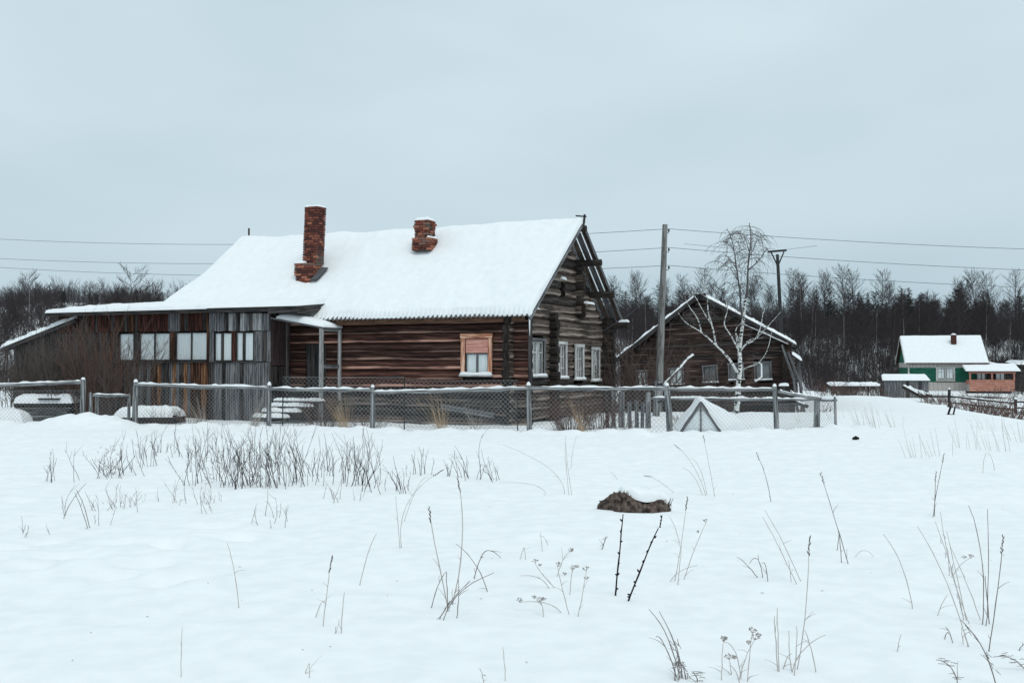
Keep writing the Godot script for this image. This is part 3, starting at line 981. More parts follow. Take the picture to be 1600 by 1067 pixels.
	s.bar(Vector3(-16.35, 3.22, -0.9), Vector3(-19.75, 2.25, -0.9), 3.4, 0.05)
	var lean := part(o, "lean_to_roof", s, mat.dark_board)
	s = Shape.new()
	s.bar(Vector3(-16.3, 3.17, 0.83), Vector3(-19.75, 2.19, 0.83), 0.03, 0.12, Vector3.UP, 0.004, uo())
	part(o, "fascia", s, mat.dark_board)
	var base4 := func(u, v): return Vector3(lerpf(-19.8, -16.3, u), lerpf(2.265, 3.26, u), lerpf(0.86, -2.6, v))
	var th4 := func(u, v): return 0.15 + 0.06 * na.get_noise_2d(u * 120, v * 60) + 0.03 * nb.get_noise_2d(u * 500, v * 300)
	part(lean, "roof_snow", snow_shape(50, 24, 3.6, 3.4, 0.1, base4, th4), mat.snow)
	s = Shape.new()
	s.box(Transform3D(Basis(), Vector3(-19.38, 1.0, -1.1)), Vector3(0.04, 2.5, 3.2), 0.0, uo())
	s.box(Transform3D(Basis(), Vector3(-18.3, 1.0, -2.6)), Vector3(2.2, 2.5, 0.04), 0.0, uo())
	part(o, "lining", s, mat.interior)


# ------------------------------------------------------------------ fences and yard
func fence_post(o: Node3D, at: Vector3, h: float, r: float, lean := Vector2.ZERO, cap := true, m := "fence_wood") -> void:
	var s := Shape.new()
	var foot := at - Vector3.UP * 0.3
	var top := at + Vector3(lean.x, h, lean.y)
	s.tube(PackedVector3Array([foot, at.lerp(top, 0.5) + Vector3(f(-0.008, 0.008), 0, 0), top - Vector3.UP * 0.04, top]), PackedFloat32Array([r * 1.1, r, r * 0.96, r * 0.6]), 9, true, uo())
	var p := part(o, "post", s, mat[m])
	if cap: part(p, "snow_cap", snow_cap(top - Vector3.UP * 0.015, r * 0.8, f(0.05, 0.09)), mat.snow)

func fence_rail(o: Node3D, a: Vector3, b: Vector3, w := 0.05, t := 0.085, m := "fence_wood") -> void:
	var s := Shape.new()
	var ps := PackedVector3Array()
	var rs := PackedFloat32Array()
	for i in 17:
		ps.append(a.lerp(b, i / 16.0) + Vector3(0, f(-0.011, 0.011) - 0.02 * sin(PI * i / 16.0), f(-0.008, 0.008)))
		rs.append(t * 0.5 * f(0.84, 1.12))
	s.tube(ps, rs, 8, true, uo())
	var p := part(o, "rail", s, mat[m])
	var up := Vector3.UP * t * 0.36
	part(p, "snow_cap", snow_line(a + up - Vector3.UP * 0.01, b + up - Vector3.UP * 0.01, w, 0.05), mat.snow)

func netting(o: Node3D, a: Vector3, b: Vector3, h: float, cell := 0.115, r := 0.003) -> void:
	var s := Shape.new()
	var n := Vector3(b.x - a.x, 0, b.z - a.z).length()
	var x := -h
	var dirs := (b - a) / n
	while x < n:
		for q in [[0.0, h], [h, 0.0]]:
			var p0 := Vector2(x, q[0])
			var p1 := Vector2(x + h, q[1])
			if p0.x < 0: p0 = p0.lerp(p1, -p0.x / h)
			var c1 := p1
			if p1.x > n: c1 = p0.lerp(p1, (n - p0.x) / (p1.x - p0.x))
			if c1.distance_to(p0) < 0.04: continue
			var wob := f(-0.012, 0.012)
			s.tube(PackedVector3Array([a + dirs * p0.x + Vector3(0, p0.y, wob), a + dirs * c1.x + Vector3(0, c1.y, -wob)]), PackedFloat32Array([r, r]), 3, false)
		x += cell
	for y in [0.02, h]:
		s.tube(PackedVector3Array([a + Vector3(0, y, 0), a.lerp(b, 0.5) + Vector3(0, y - 0.02, 0.01), b + Vector3(0, y, 0)]), PackedFloat32Array([r, r, r]), 4, false)
	part(o, "wire_netting", s, mat.mesh_wire)

func ground(x: float, z: float) -> Vector3:
	return Vector3(x, gh(x, z), z)

func yard() -> void:
	# front fence
	var o := thing("wire_fence", "long grey post and rail fence with wire netting before the old log house", "fence")
	var P := [[-18.2, -30.9, 1.10], [-12.05, -30.5, 1.31], [-10.54, -30.4, 1.24], [-6.55, -29.3, 1.17], [-3.6, -28.1, 1.14], [0.44, -27.0, 1.21], [3.86, -26.5, 1.21], [6.7, -27.5, 1.17]]
	var tops := []
	for i in P.size():
		var p := Vector3(P[i][0], -0.02, P[i][1])
		var ln: Vector2 = [Vector2(0, 0), Vector2(0.02, 0), Vector2(0.02, 0), Vector2(0.01, 0), Vector2(0, 0), Vector2(-0.03, 0), Vector2(-0.09, 0), Vector2(-0.06, 0)][i]
		fence_post(o, p, P[i][2], 0.078 if i in [1, 2, 6] else 0.066, ln)
		tops.append(p + Vector3(ln.x * 0.95, P[i][2] - 0.085, 0.05))
	var skip := [1]
	for i in P.size() - 1:
		if i in skip: continue
		var a: Vector3 = tops[i]
		var b: Vector3 = tops[i + 1]
		if i == 3: a.y -= 0.03
		if i == 4: a.y -= 0.06
		fence_rail(o, a, b)
		var lo := Vector3(P[i][0], -0.04, P[i][1] - 0.02)
		var hi := Vector3(P[i + 1][0], -0.04, P[i + 1][1] - 0.02)
		netting(o, lo, hi, minf(P[i][2], P[i + 1][2]) - 0.09)
	# the gap with a low gate
	var g := thing("low_gate", "low grey wooden gate with wire between two fence posts left of the veranda", "gate")
	fence_post(g, Vector3(-11.84, 0, -30.55), 0.92, 0.055, Vector2.ZERO, false)
	fence_post(g, Vector3(-11.68, 0, -30.6), 0.90, 0.05, Vector2.ZERO, false)
	fence_post(g, Vector3(-10.74, 0, -30.5), 0.88, 0.045, Vector2.ZERO, false)
	fence_rail(g, Vector3(-11.75, 0.84, -30.5), Vector3(-10.72, 0.83, -30.45), 0.04, 0.085)
	netting(g, Vector3(-11.7, 0.02, -30.52), Vector3(-10.74, 0.02, -30.5), 0.78)
	# taller netting behind, close to the house wall
	o = thing("wire_netting_fence", "taller sagging chain link run between the front fence and the log wall", "fence")
	netting(o, Vector3(-6.3, 0.0, -29.9), Vector3(-2.9, 0.0, -29.3), 1.36, 0.125)
	netting(o, Vector3(-2.9, 0.0, -29.3), Vector3(0.15, 0.0, -28.6), 1.28, 0.125)
	for q in [[-6.3, -29.9, 1.36], [-2.9, -29.3, 1.33], [0.15, -28.6, 1.26]]:
		var s := Shape.new()
		s.tube(PackedVector3Array([Vector3(q[0], -0.2, q[1]), Vector3(q[0], q[2], q[1])]), PackedFloat32Array([0.016, 0.016]), 6)
		part(o, "post", s, mat.iron)
	# the pen on the right: end posts, short rails, a rear rail
	o = thing("corner_fence", "short fence section with three leaning dark posts at the right end of the netting", "fence")
	fence_post(o, Vector3(8.42, -0.02, -30.1), 0.83, 0.085, Vector2(0.02, 0), false)
	fence_post(o, Vector3(8.72, 0.0, -29.3), 0.83, 0.035, Vector2(-0.02, 0), false)
	fence_rail(o, Vector3(6.75, 1.0, -27.5), Vector3(8.5, 0.76, -29.9), 0.05, 0.075)
	fence_rail(o, Vector3(8.42, 0.72, -30.0), Vector3(8.74, 0.74, -29.3), 0.05, 0.07)
	netting(o, Vector3(6.7, -0.03, -27.55), Vector3(8.42, -0.03, -30.1), 0.72)
	netting(o, Vector3(8.42, -0.03, -30.1), Vector3(8.72, -0.03, -29.3), 0.7)
	o = thing("rear_rail_fence", "single snowy rail on a thick post behind the cold frame", "fence")
	fence_post(o, Vector3(3.78, -0.05, -30.2), 0.98, 0.075, Vector2.ZERO, false)
	fence_rail(o, Vector3(3.8, 0.76, -30.2), Vector3(8.4, 0.72, -30.3), 0.06, 0.075)
	# pickets
	o = thing("picket_fence", "row of uneven dark grey pickets with snowy gaps beside the log house corner", "fence")
	for q in [[2.62, 0.98, 0.10], [2.80, 1.05, 0.11], [3.02, 1.0, 0.17], [3.24, 0.72, 0.11], [3.44, 0.76, 0.11], [3.6, 0.7, 0.1]]:
		var s := Shape.new()
		s.box(Transform3D(Basis(Vector3.BACK, f(-0.03, 0.03)), Vector3(q[0], q[1] / 2 - 0.05, -30.0 + f(-0.02, 0.02))), Vector3(q[2], q[1], 0.03), 0.006, uo())
		part(o, "picket", s, pick_from([mat.dark_board, mat.gray_board]))
	var s := Shape.new()
	s.bar(Vector3(2.5, 0.55, -30.04), Vector3(3.7, 0.5, -30.04), 0.03, 0.07)
	part(o, "rail", s, mat.dark_board)

	# cold frame
	o = thing("cold_frame", "low A-shaped garden cold frame covered in snow behind the fence", "cold frame", Vector3(4.78, -0.06, -27.55), -8)
	s = Shape.new()
	for z in [0.0, -0.9, -1.8]:
		s.bar(Vector3(-0.52, 0, z), Vector3(0.02, 0.80, z), 0.05, 0.06, Vector3.UP, 0.006, uo())
		s.bar(Vector3(0.52, 0, z), Vector3(-0.02, 0.80, z), 0.05, 0.06, Vector3.UP, 0.006, uo())
	s.bar(Vector3(0, 0.0, 0.0), Vector3(0, 0.74, 0.0), 0.04, 0.04, Vector3.RIGHT, 0.004, uo())
	s.bar(Vector3(0, 0.80, 0.03), Vector3(0, 0.80, -1.9), 0.05, 0.05, Vector3.UP, 0.004, uo())
	part(o, "frame", s, mat.gray_board)
	s = Shape.new()
	s.flat([Vector3(-0.48, 0.0, -0.02), Vector3(0.48, 0.0, -0.02), Vector3(0, 0.74, -0.02)], Vector3.BACK)
	part(o, "plastic_sheet", s, mat.film)
	var cov := func(u, v):
		var a := lerpf(-1.0, 1.0, u)
		var z := lerpf(0.05, -2.25, v)
		var reach: float = 0.56 + (0.75 * v if a > 0 else 0.1 * v)
		return Vector3(a * reach, lerpf(0.83, 0.0, absf(a)) + 0.02 * na.get_noise_2d(u * 80, v * 80) + 0.02, z)
	var ct := func(u, v): return 0.055 + 0.10 * smoothstep(0.55, 0.8, u) * smoothstep(0.1, 0.5, v) + 0.05 * na.get_noise_2d(u * 90 + 40, v * 90) * v
	part(o, "snow_cover", snow_shape(40, 30, 2.2, 2.2, 0.06, cov, ct), mat.snow)

	# board stack on the left
	o = thing("board_stack", "stack of old grey boards under a thick snow cap behind the left fence rail", "lumber stack", Vector3(-14.05, -0.02, -32.9), 4)
	for i in 9:
		for k in 2:
			var q := Shape.new()
			q.box(Transform3D(Basis(Vector3.UP, f(-0.03, 0.03)), Vector3(f(-0.08, 0.08), 0.04 + i * 0.062, -0.22 + k * 0.44)), Vector3(1.55 + f(-0.15, 0.15), 0.036, 0.3), 0.004, uo())
			part(o, "board", q, pick_from([mat.gray_board, mat.dark_board, mat.fence_wood]))
	part(o, "snow_cap", snow_pad(Vector3(-0.85, 0.56, 0.42), Vector3(0.85, 0.56, 0.42), Vector3(0.85, 0.56, -0.42), Vector3(-0.85, 0.56, -0.42), 0.26, 0.25, 26, 16, 0.22), mat.snow)
	s = Shape.new()
	s.box(Transform3D(Basis(), Vector3(0.2, 0.69, 0.44)), Vector3(0.62, 0.05, 0.1), 0.005, uo())
	part(o, "board", s, mat.dark_board)
	# snow-covered crate further right
	o = thing("snowed_in_crate", "low dark box buried under a rounded heap of snow below the veranda windows", "box", Vector3(-10.7, 0, -32.3), -6)
	s = Shape.new()
	s.box(Transform3D(Basis(), Vector3(0.05, 0.08, 0)), Vector3(1.6, 0.2, 0.9), 0.01, uo())
	part(o, "body", s, mat.dark_board)
	s = Shape.new()
	s.box(Transform3D(Basis(), Vector3(0.7, 0.16, 0.42)), Vector3(0.5, 0.1, 0.1), 0.008, uo())
	part(o, "lid_edge", s, mat.dark_board)
	part(o, "snow_cap", snow_pad(Vector3(-0.95, 0.14, 0.5), Vector3(0.86, 0.16, 0.5), Vector3(0.86, 0.16, -0.5), Vector3(-0.95, 0.14, -0.5), 0.30, 0.3, 26, 16, 0.3), mat.snow)
	# snow heap at the far left behind the fence
	o = thing("snow_heap", "rounded heap of snow behind the netting at the left edge", "snow heap", Vector3(-15.2, -0.05, -32.4))
	part(o, "mound", snow_pad(Vector3(-1.1, 0, 0.6), Vector3(0.9, 0, 0.6), Vector3(0.9, 0, -0.6), Vector3(-1.1, 0, -0.6), 0.45, 0.2, 24, 16, 0.6), mat.snow)
	# boards leaning at the foot of the log wall
	var hw := Transform3D(Basis(Vector3.UP, deg_to_rad(YAW)), Vector3(0.51, 0, -31))
	for q in [[-3.4, 0.62, -0.6, 0.30, 0.3, "long weathered plank leaning low against the log wall behind the netting", "red_log"], [-2.6, 0.48, -0.9, 0.25, 0.5, "shorter grey plank lying against the foot of the log wall", "gray_board"]]:
		o = thing("plank", q[5], "plank")
		s = Shape.new()
		s.bar(hw * Vector3(q[0], q[1], q[4]), hw * Vector3(q[2], q[3], q[4]), 0.04, 0.16, Vector3.UP, 0.006, uo())
		part(o, "board", s, mat[q[6]])

	# the stone in the field
	var rp := spot(994, 799) - Vector3.UP * 0.035
	o = thing("boulder", "reddish brown lichen-spotted boulder capped with snow in the foreground", "boulder", rp)
	o.rotation_degrees.z = -5.0
	var rk := Shape.new()
	var ps := PackedVector3Array()
	for i in 40:
		for j in 24:
			var a := PI * i / 39.0
			var b := TAU * j / 23.0
			var p := Vector3(-cos(a), sin(a) * cos(b), sin(a) * sin(b))
			var rugged := 0.35 + 0.9 * smoothstep(0.25, -0.35, p.x)
			var r := 1.0 + 0.15 * na.get_noise_3d(p.x * 40, p.y * 40, p.z * 40) + 0.12 * rugged * nb.get_noise_3d(p.x * 150, p.y * 150, p.z * 150)
			var q := Vector3(p.x * 0.41, p.y * 0.235, p.z * 0.26) * r
			q.y += 0.05 * smoothstep(0.05, 0.3, -q.x) * (0.6 + 0.8 * absf(nb.get_noise_2d(q.x * 900, 1))) - 0.07 * bell((q.x - 0.07) / 0.13) * smoothstep(0.0, 0.1, q.y) + 0.03 * bell((q.x - 0.27) / 0.08)
			q.y = maxf(q.y, -0.12)
			ps.append(q)
	rk.grid(ps, 40, 24, Vector3.UP)
	for i in rk.n.size():     # a closed body: normals outwards
		if rk.n[i].dot(rk.v[i]) < 0: rk.n[i] = -rk.n[i]
	var fixed := PackedInt32Array()
	for t in range(0, rk.idx.size(), 3):
		var a := rk.idx[t]
		var b := rk.idx[t + 1]
		var c := rk.idx[t + 2]
		if (rk.v[b] - rk.v[a]).cross(rk.v[c] - rk.v[a]).dot(rk.n[a] + rk.n[b] + rk.n[c]) > 0:
			fixed.append_array([a, c, b])
		else:
			fixed.append_array([a, b, c])
	rk.idx = fixed
	part(o, "stone", rk, mat.rock)
	var sb := func(u, v):
		var xx := lerpf(-0.20, 0.40, u)
		var zz := lerpf(0.06 + 0.05 * bell((xx - 0.05) / 0.16), -0.6, v)
		return Vector3(xx, 0.19 - 0.03 * bell((xx - 0.08) / 0.12) - 0.13 * v * v - 0.12 * smoothstep(0.2, 0.4, xx), zz)
	var st := func(u, v): return 0.13 + 0.05 * na.get_noise_2d(u * 60, v * 60)
	part(o, "snow_cap", snow_shape(36, 26, 0.66, 0.7, 0.09, sb, st), mat.snow)
	var tuft := Shape.new()
	for k in 26:
		var b0 := Vector3(-0.17 + f(-0.06, 0.06), 0.17, 0.08)
		var b1 := b0 + Vector3(f(-0.05, 0.05), f(0.02, 0.1), f(-0.04, 0.04))
		tuft.tube(PackedVector3Array([b0, b1]), PackedFloat32Array([0.004, 0.002]), 3)
	for k in 14:
		var b0 := Vector3(0.30 + f(-0.06, 0.06), 0.13, 0.08)
		tuft.tube(PackedVector3Array([b0, b0 + Vector3(f(-0.04, 0.06), f(0.02, 0.10), f(-0.04, 0.04))]), PackedFloat32Array([0.005, 0.003]), 3)
	part(o, "dry_moss", tuft, mat.twig)
	# a dark clod on the snow on the right
	rp = spot(1338, 687)
	o = thing("dark_clod", "small dark clod lying on the snow right of the fence corner", "clod", rp)
	s = Shape.new()
	s.tube(PackedVector3Array([Vector3(-0.08, 0.02, 0), Vector3(0, 0.045, 0.01), Vector3(0.07, 0.03, 0)]), PackedFloat32Array([0.02, 0.045, 0.02]), 7)
	part(o, "clump", s, mat.soot)


func pole_and_wires() -> void:
	var o := thing("utility_pole", "tall grey wooden utility pole strapped to a stub in front of the second log house", "utility pole", Vector3(4.87, -0.1, -36.4))
	var s := Shape.new()
	s.tube(PackedVector3Array([Vector3(0.03, 0.25, 0.0), Vector3(0.14, 3.2, 0.0), Vector3(0.27, 6.5, 0.0)]), PackedFloat32Array([0.13, 0.115, 0.085]), 12, true, uo())
	part(o, "pole", s, mat.pole_wood)
	s = Shape.new()
	s.tube(PackedVector3Array([Vector3(-0.08, -0.3, 0.12), Vector3(-0.02, 1.25, 0.16)]), PackedFloat32Array([0.12, 0.11]), 10, true, uo())
	part(o, "stub", s, mat.fence_wood)
	for y in [0.55, 1.12]:
		s = Shape.new()
		for k in 3:
			s.tube(PackedVector3Array([Vector3(-0.17, y + k * 0.025, 0.12), Vector3(0.0, y + k * 0.025, 0.29), Vector3(0.17, y + k * 0.025, 0.1), Vector3(0.05, y + k * 0.025, -0.14), Vector3(-0.12, y + k * 0.025, -0.05), Vector3(-0.17, y + k * 0.025, 0.12)]), PackedFloat32Array([0.012, 0.012, 0.012, 0.012, 0.012, 0.012]), 5)
		part(o, "strap", s, mat.iron)
	for y in [6.22, 5.58, 4.98]:
		s = Shape.new()
		s.tube(PackedVector3Array([Vector3(0.25, y, 0.02), Vector3(0.38, y - 0.02, 0.04), Vector3(0.39, y + 0.07, 0.04)]), PackedFloat32Array([0.012, 0.012, 0.012]), 5)
		s.tube(PackedVector3Array([Vector3(0.39, y + 0.03, 0.04), Vector3(0.39, y + 0.08, 0.04), Vector3(0.39, y + 0.12, 0.04)]), PackedFloat32Array([0.03, 0.035, 0.018]), 7)
		part(o, "insulator", s, mat.iron)
	var k := 0
	for q in [[6.25, 9.0, 6.0], [5.62, 8.0, 5.1], [5.02, 7.7, 4.55]]:
		var a := Vector3(4.87 + 0.39, q[0], -36.36)
		for side in 2:
			var b := Vector3(-37.0, q[1], -55.0) if side == 0 else Vector3(46.0, q[2] + 0.3, -37.0)
			var ps := PackedVector3Array()
			var rs := PackedFloat32Array()
			for i in 33:
				var t := i / 32.0
				ps.append(a.lerp(b, t) - Vector3.UP * (1.1 if side == 0 else 0.9) * 4 * t * (1 - t) * (0.75 if side == 0 else 0.9))
				rs.append(0.008)
			s = Shape.new()
			s.tube(ps, rs, 4, false)
			var w := part(self, "power_line", s, mat.wire)
			tag(w, "%s thin wire running %s from the tall utility pole" % [["topmost", "middle", "lowest"][k], ["left behind the roof", "right across the sky"][side]], "wire")
		k += 1
	# T pole further back
	o = thing("crossarm_pole", "distant dark pole with a braced crossarm rising above the woods", "utility pole", Vector3(20.9, -0.5, -85))
	s = Shape.new()
	s.tube(PackedVector3Array([Vector3(0.35, 0, 0), Vector3(0.15, 5.5, 0), Vector3(-0.1, 10.9, 0)]), PackedFloat32Array([0.17, 0.15, 0.12]), 8)
	part(o, "pole", s, mat.iron)
	s = Shape.new()
	s.bar(Vector3(-0.82, 11.1, 0), Vector3(0.62, 11.22, 0), 0.14, 0.16)
	part(o, "crossarm", s, mat.iron)
	for q in [-0.6, 0.42]:
		s = Shape.new()
		s.bar(Vector3(-0.07, 9.95, 0.0), Vector3(q, 11.1, 0.0), 0.09, 0.09, Vector3.BACK)
		part(o, "brace", s, mat.iron)
	s = Shape.new()
	s.tube(PackedVector3Array([Vector3(-0.8, 11.2, 0), Vector3(-3, 10.9, 3), Vector3(-9, 10.6, 10)]), PackedFloat32Array([0.012, 0.012, 0.012]), 4)
	s.tube(PackedVector3Array([Vector3(0.6, 11.27, 0), Vector3(2.2, 11.25, 3)]), PackedFloat32Array([0.012, 0.012]), 4)
	part(o, "wire", s, mat.wire)
	# slack line in front of the second house
	s = Shape.new()
	s.tube(PackedVector3Array([dep(938, 520, 37), dep(985, 490, 37), dep(1030, 450, 37)]), PackedFloat32Array([0.006, 0.006, 0.006]), 4)
	tag(part(self, "slack_cable", s, mat.wire), "slack cable from the log house gable up to the tall pole", "cable")


# ------------------------------------------------------------------ the other buildings
func second_house() -> void:
	var o := thing("small_log_house", "smaller sagging dark log house with a gable of five windows behind the birch", "house", Vector3(12.3, -0.45, -48), -16.5)
	o.rotation_degrees.z = 3.0
	var W := 7.3
	var px := -3.65
	var peak := 5.45
	var le := 2.95
	var re := 3.2
	var holes := [[-1.46, -0.72, 1.50, 2.34], [-2.60, -1.92, 1.56, 2.34], [-3.74, -3.08, 1.50, 2.30], [-5.30, -4.60, 1.48, 2.28], [-6.78, -6.28, 1.50, 2.24]]
	var g := node(o, "gable_wall")
	for i in 25:
		var y := 0.02 + 0.215 * i
		var a := -W
		var b := 0.0
		if y > le: a = lerpf(-W, px, clampf((y - le + 0.1) / (peak - le), 0, 1))
		if y > re: b = lerpf(0.0, px, clampf((y - re + 0.1) / (peak - re), 0, 1))
		if b - a < 0.5: continue
		log_course(g, "x", y, a - (0.2 if y < le else 0.0), b + (0.2 if y < re else 0.0), -0.12, 0.122, holes, mat.red_log if rng.randf() < 0.8 else mat.dark_log)
	var sw := node(o, "side_wall")
	for i in 14:
		log_course(sw, "z", 0.12 + 0.215 * i, -11.4, 0.22, -0.14, 0.12, [], mat.dark_log)
		log_course(sw, "z", 0.12 + 0.215 * i, -11.4, 0.22, -W + 0.14, 0.12, [], mat.dark_log)
	var s := Shape.new()
	s.box(Transform3D(Basis(), Vector3(-W / 2, 1.5, -11.3)), Vector3(W, 3.2, 0.1), 0.0)
	s.box(Transform3D(Basis(), Vector3(-W / 2, 0.3, -5.6)), Vector3(W - 0.2, 0.1, 11.2), 0.0)
	s.box(Transform3D(Basis(), Vector3(-W / 2, 2.7, -5.6)), Vector3(W - 0.2, 0.1, 11.2), 0.0)
	part(o, "lining", s, mat.interior)
	for h in holes:
		var w: float = h[1] - h[0] - 0.12
		window_unit(o, Transform3D(Basis(), Vector3((h[0] + h[1]) / 2, h[2] + 0.06, 0.0)), w, h[3] - h[2] - 0.12, {"casing": 0.08, "casing_mat": "gray_board", "sash_mat": "gray_board", "cols": [0.5, 0.5] if h[0] < -1.5 else [1.0], "bar": 0.04, "snow": 0.04, "curtain": 0.9 if h[0] < -5.0 else 0.0})
	# roof
	for q in [[px, peak, 0.04, re - 0.02, 1], [px, peak, -W - 0.42, le - 0.28, -1]]:
		s = Shape.new()
		s.bar(Vector3(q[0], q[1] + 0.06, -5.6), Vector3(q[2], q[3] + 0.06, -5.6), 12.2, 0.05)
		var r := part(o, "roof_deck", s, mat.dark_board)
		s = Shape.new()
		s.bar(Vector3(q[0], q[1] - 0.02, 0.48), Vector3(q[2], q[3] - 0.02, 0.48), 0.03, 0.12, Vector3.UP, 0.004, uo())
		part(o, "barge_board", s, mat.dark_board)
		var base := func(u, v):
			return Vector3(lerpf(q[0] + q[4] * 0.05, q[2] + q[4] * 0.03, u), lerpf(q[1], q[3], u) + 0.085, lerpf(0.55, -11.7, v))
		var th := func(u, v): return maxf(0.09 + 0.09 * na.get_noise_2d(u * 160, v * 200) + 0.05 * nb.get_noise_2d(u * 300, v * 400), 0.012)
		part(r, "roof_snow", snow_shape(44, 40, 4.6, 12.2, 0.07, base, th), mat.snow)
		if q[4] == 1:   # a second, lower edge of boards with snow on it
			s = Shape.new()
			s.bar(Vector3(-1.9, lerpf(peak, re, 0.5) - 0.22, 0.3), Vector3(0.1, re - 0.16, 0.3), 0.4, 0.03, Vector3.UP, 0.003, uo())
			part(o, "roof_board", s, mat.gray_board)
			part(o, "snow_cap", snow_line(Vector3(-1.9, lerpf(peak, re, 0.5) - 0.21, 0.42), Vector3(0.1, re - 0.15, 0.42), 0.2, 0.06), mat.snow)
	s = Shape.new()
	s.bar(Vector3(px - 0.25, peak + 0.02, 0.5), Vector3(px + 0.3, peak + 0.02, 0.5), 0.06, 0.14)
	part(o, "ridge_cap", s, mat.soot)
	# poles leaning on its right corner
	for q in [[0.35, 0.12, 3.05, "taller grey pole leaning on the right corner of the small log house"], [0.62, 0.36, 2.7, "shorter pole beside the leaning one at the small log house corner"]]:
		var st := o.transform
		var t := thing("leaning_pole", q[3], "pole")
		s = Shape.new()
		s.tube(PackedVector3Array([st * Vector3(q[0], -0.2, 0.7), st * Vector3((q[0] + q[1]) / 2, q[2] / 2, 0.66), st * Vector3(q[1] - 0.3, q[2], 0.62)]), PackedFloat32Array([0.06, 0.055, 0.045]), 7, true, uo())
		part(t, "pole", s, mat.gray_board)
	var sh := node(o, "lean_to")
	s = Shape.new()
	s.bar(Vector3(0.1, 2.65, -2.6), Vector3(0.48, 2.32, -2.6), 2.6, 0.05)
	part(sh, "roof_deck", s, mat.dark_board)
	part(sh, "roof_snow", snow_pad(Vector3(0.1, 2.68, -1.25), Vector3(0.52, 2.33, -1.25), Vector3(0.52, 2.33, -3.9), Vector3(0.1, 2.68, -3.9), 0.14), mat.snow)
	s = Shape.new()
	s.box(Transform3D(Basis(), Vector3(0.42, 1.1, -1.6)), Vector3(0.08, 2.5, 0.08), 0.004, uo())
	s.box(Transform3D(Basis(), Vector3(0.42, 1.1, -3.6)), Vector3(0.08, 2.5, 0.08), 0.004, uo())
	part(sh, "post", s, mat.gray_board)
	# box by the corner
	var t := thing("bin", "dark box with a snowy lid standing by the small log house corner", "box", Vector3(11.75, gh(11.75, -47.0) - 0.02, -47.0), -16)
	s = Shape.new()
	s.box(Transform3D(Basis(), Vector3(0, 0.62, 0)), Vector3(0.42, 1.24, 0.4), 0.01, uo())
	part(t, "body", s, mat.dark_board)
	part(t, "snow_cap", snow_pad(Vector3(-0.22, 1.24, 0.2), Vector3(0.22, 1.24, 0.2), Vector3(0.22, 1.24, -0.2), Vector3(-0.22, 1.24, -0.2), 0.12), mat.snow)
	# fallen timber right of it
	var tm := [[1236, 612, 1262, 636, 46.0, "dark beam sloping down from the small log house corner"], [1240, 626, 1258, 634, 45.0, "short dark beam end in the snow below the sloping beam"]]
	for q in tm:
		t = thing("fallen_beam", q[5], "beam")
		s = Shape.new()
		s.bar(dep(q[0], q[1], q[4]), dep(q[2], q[3], q[4] - 0.6), 0.16, 0.12, Vector3.UP, 0.006, uo())
		part(t, "beam", s, mat.dark_board)
		part(t, "snow_cap", snow_line(dep(q[0], q[1], q[4]) + Vector3(0, 0.06, 0), dep(q[2], q[3], q[4] - 0.6) + Vector3(0, 0.06, 0), 0.14, 0.05), mat.snow)


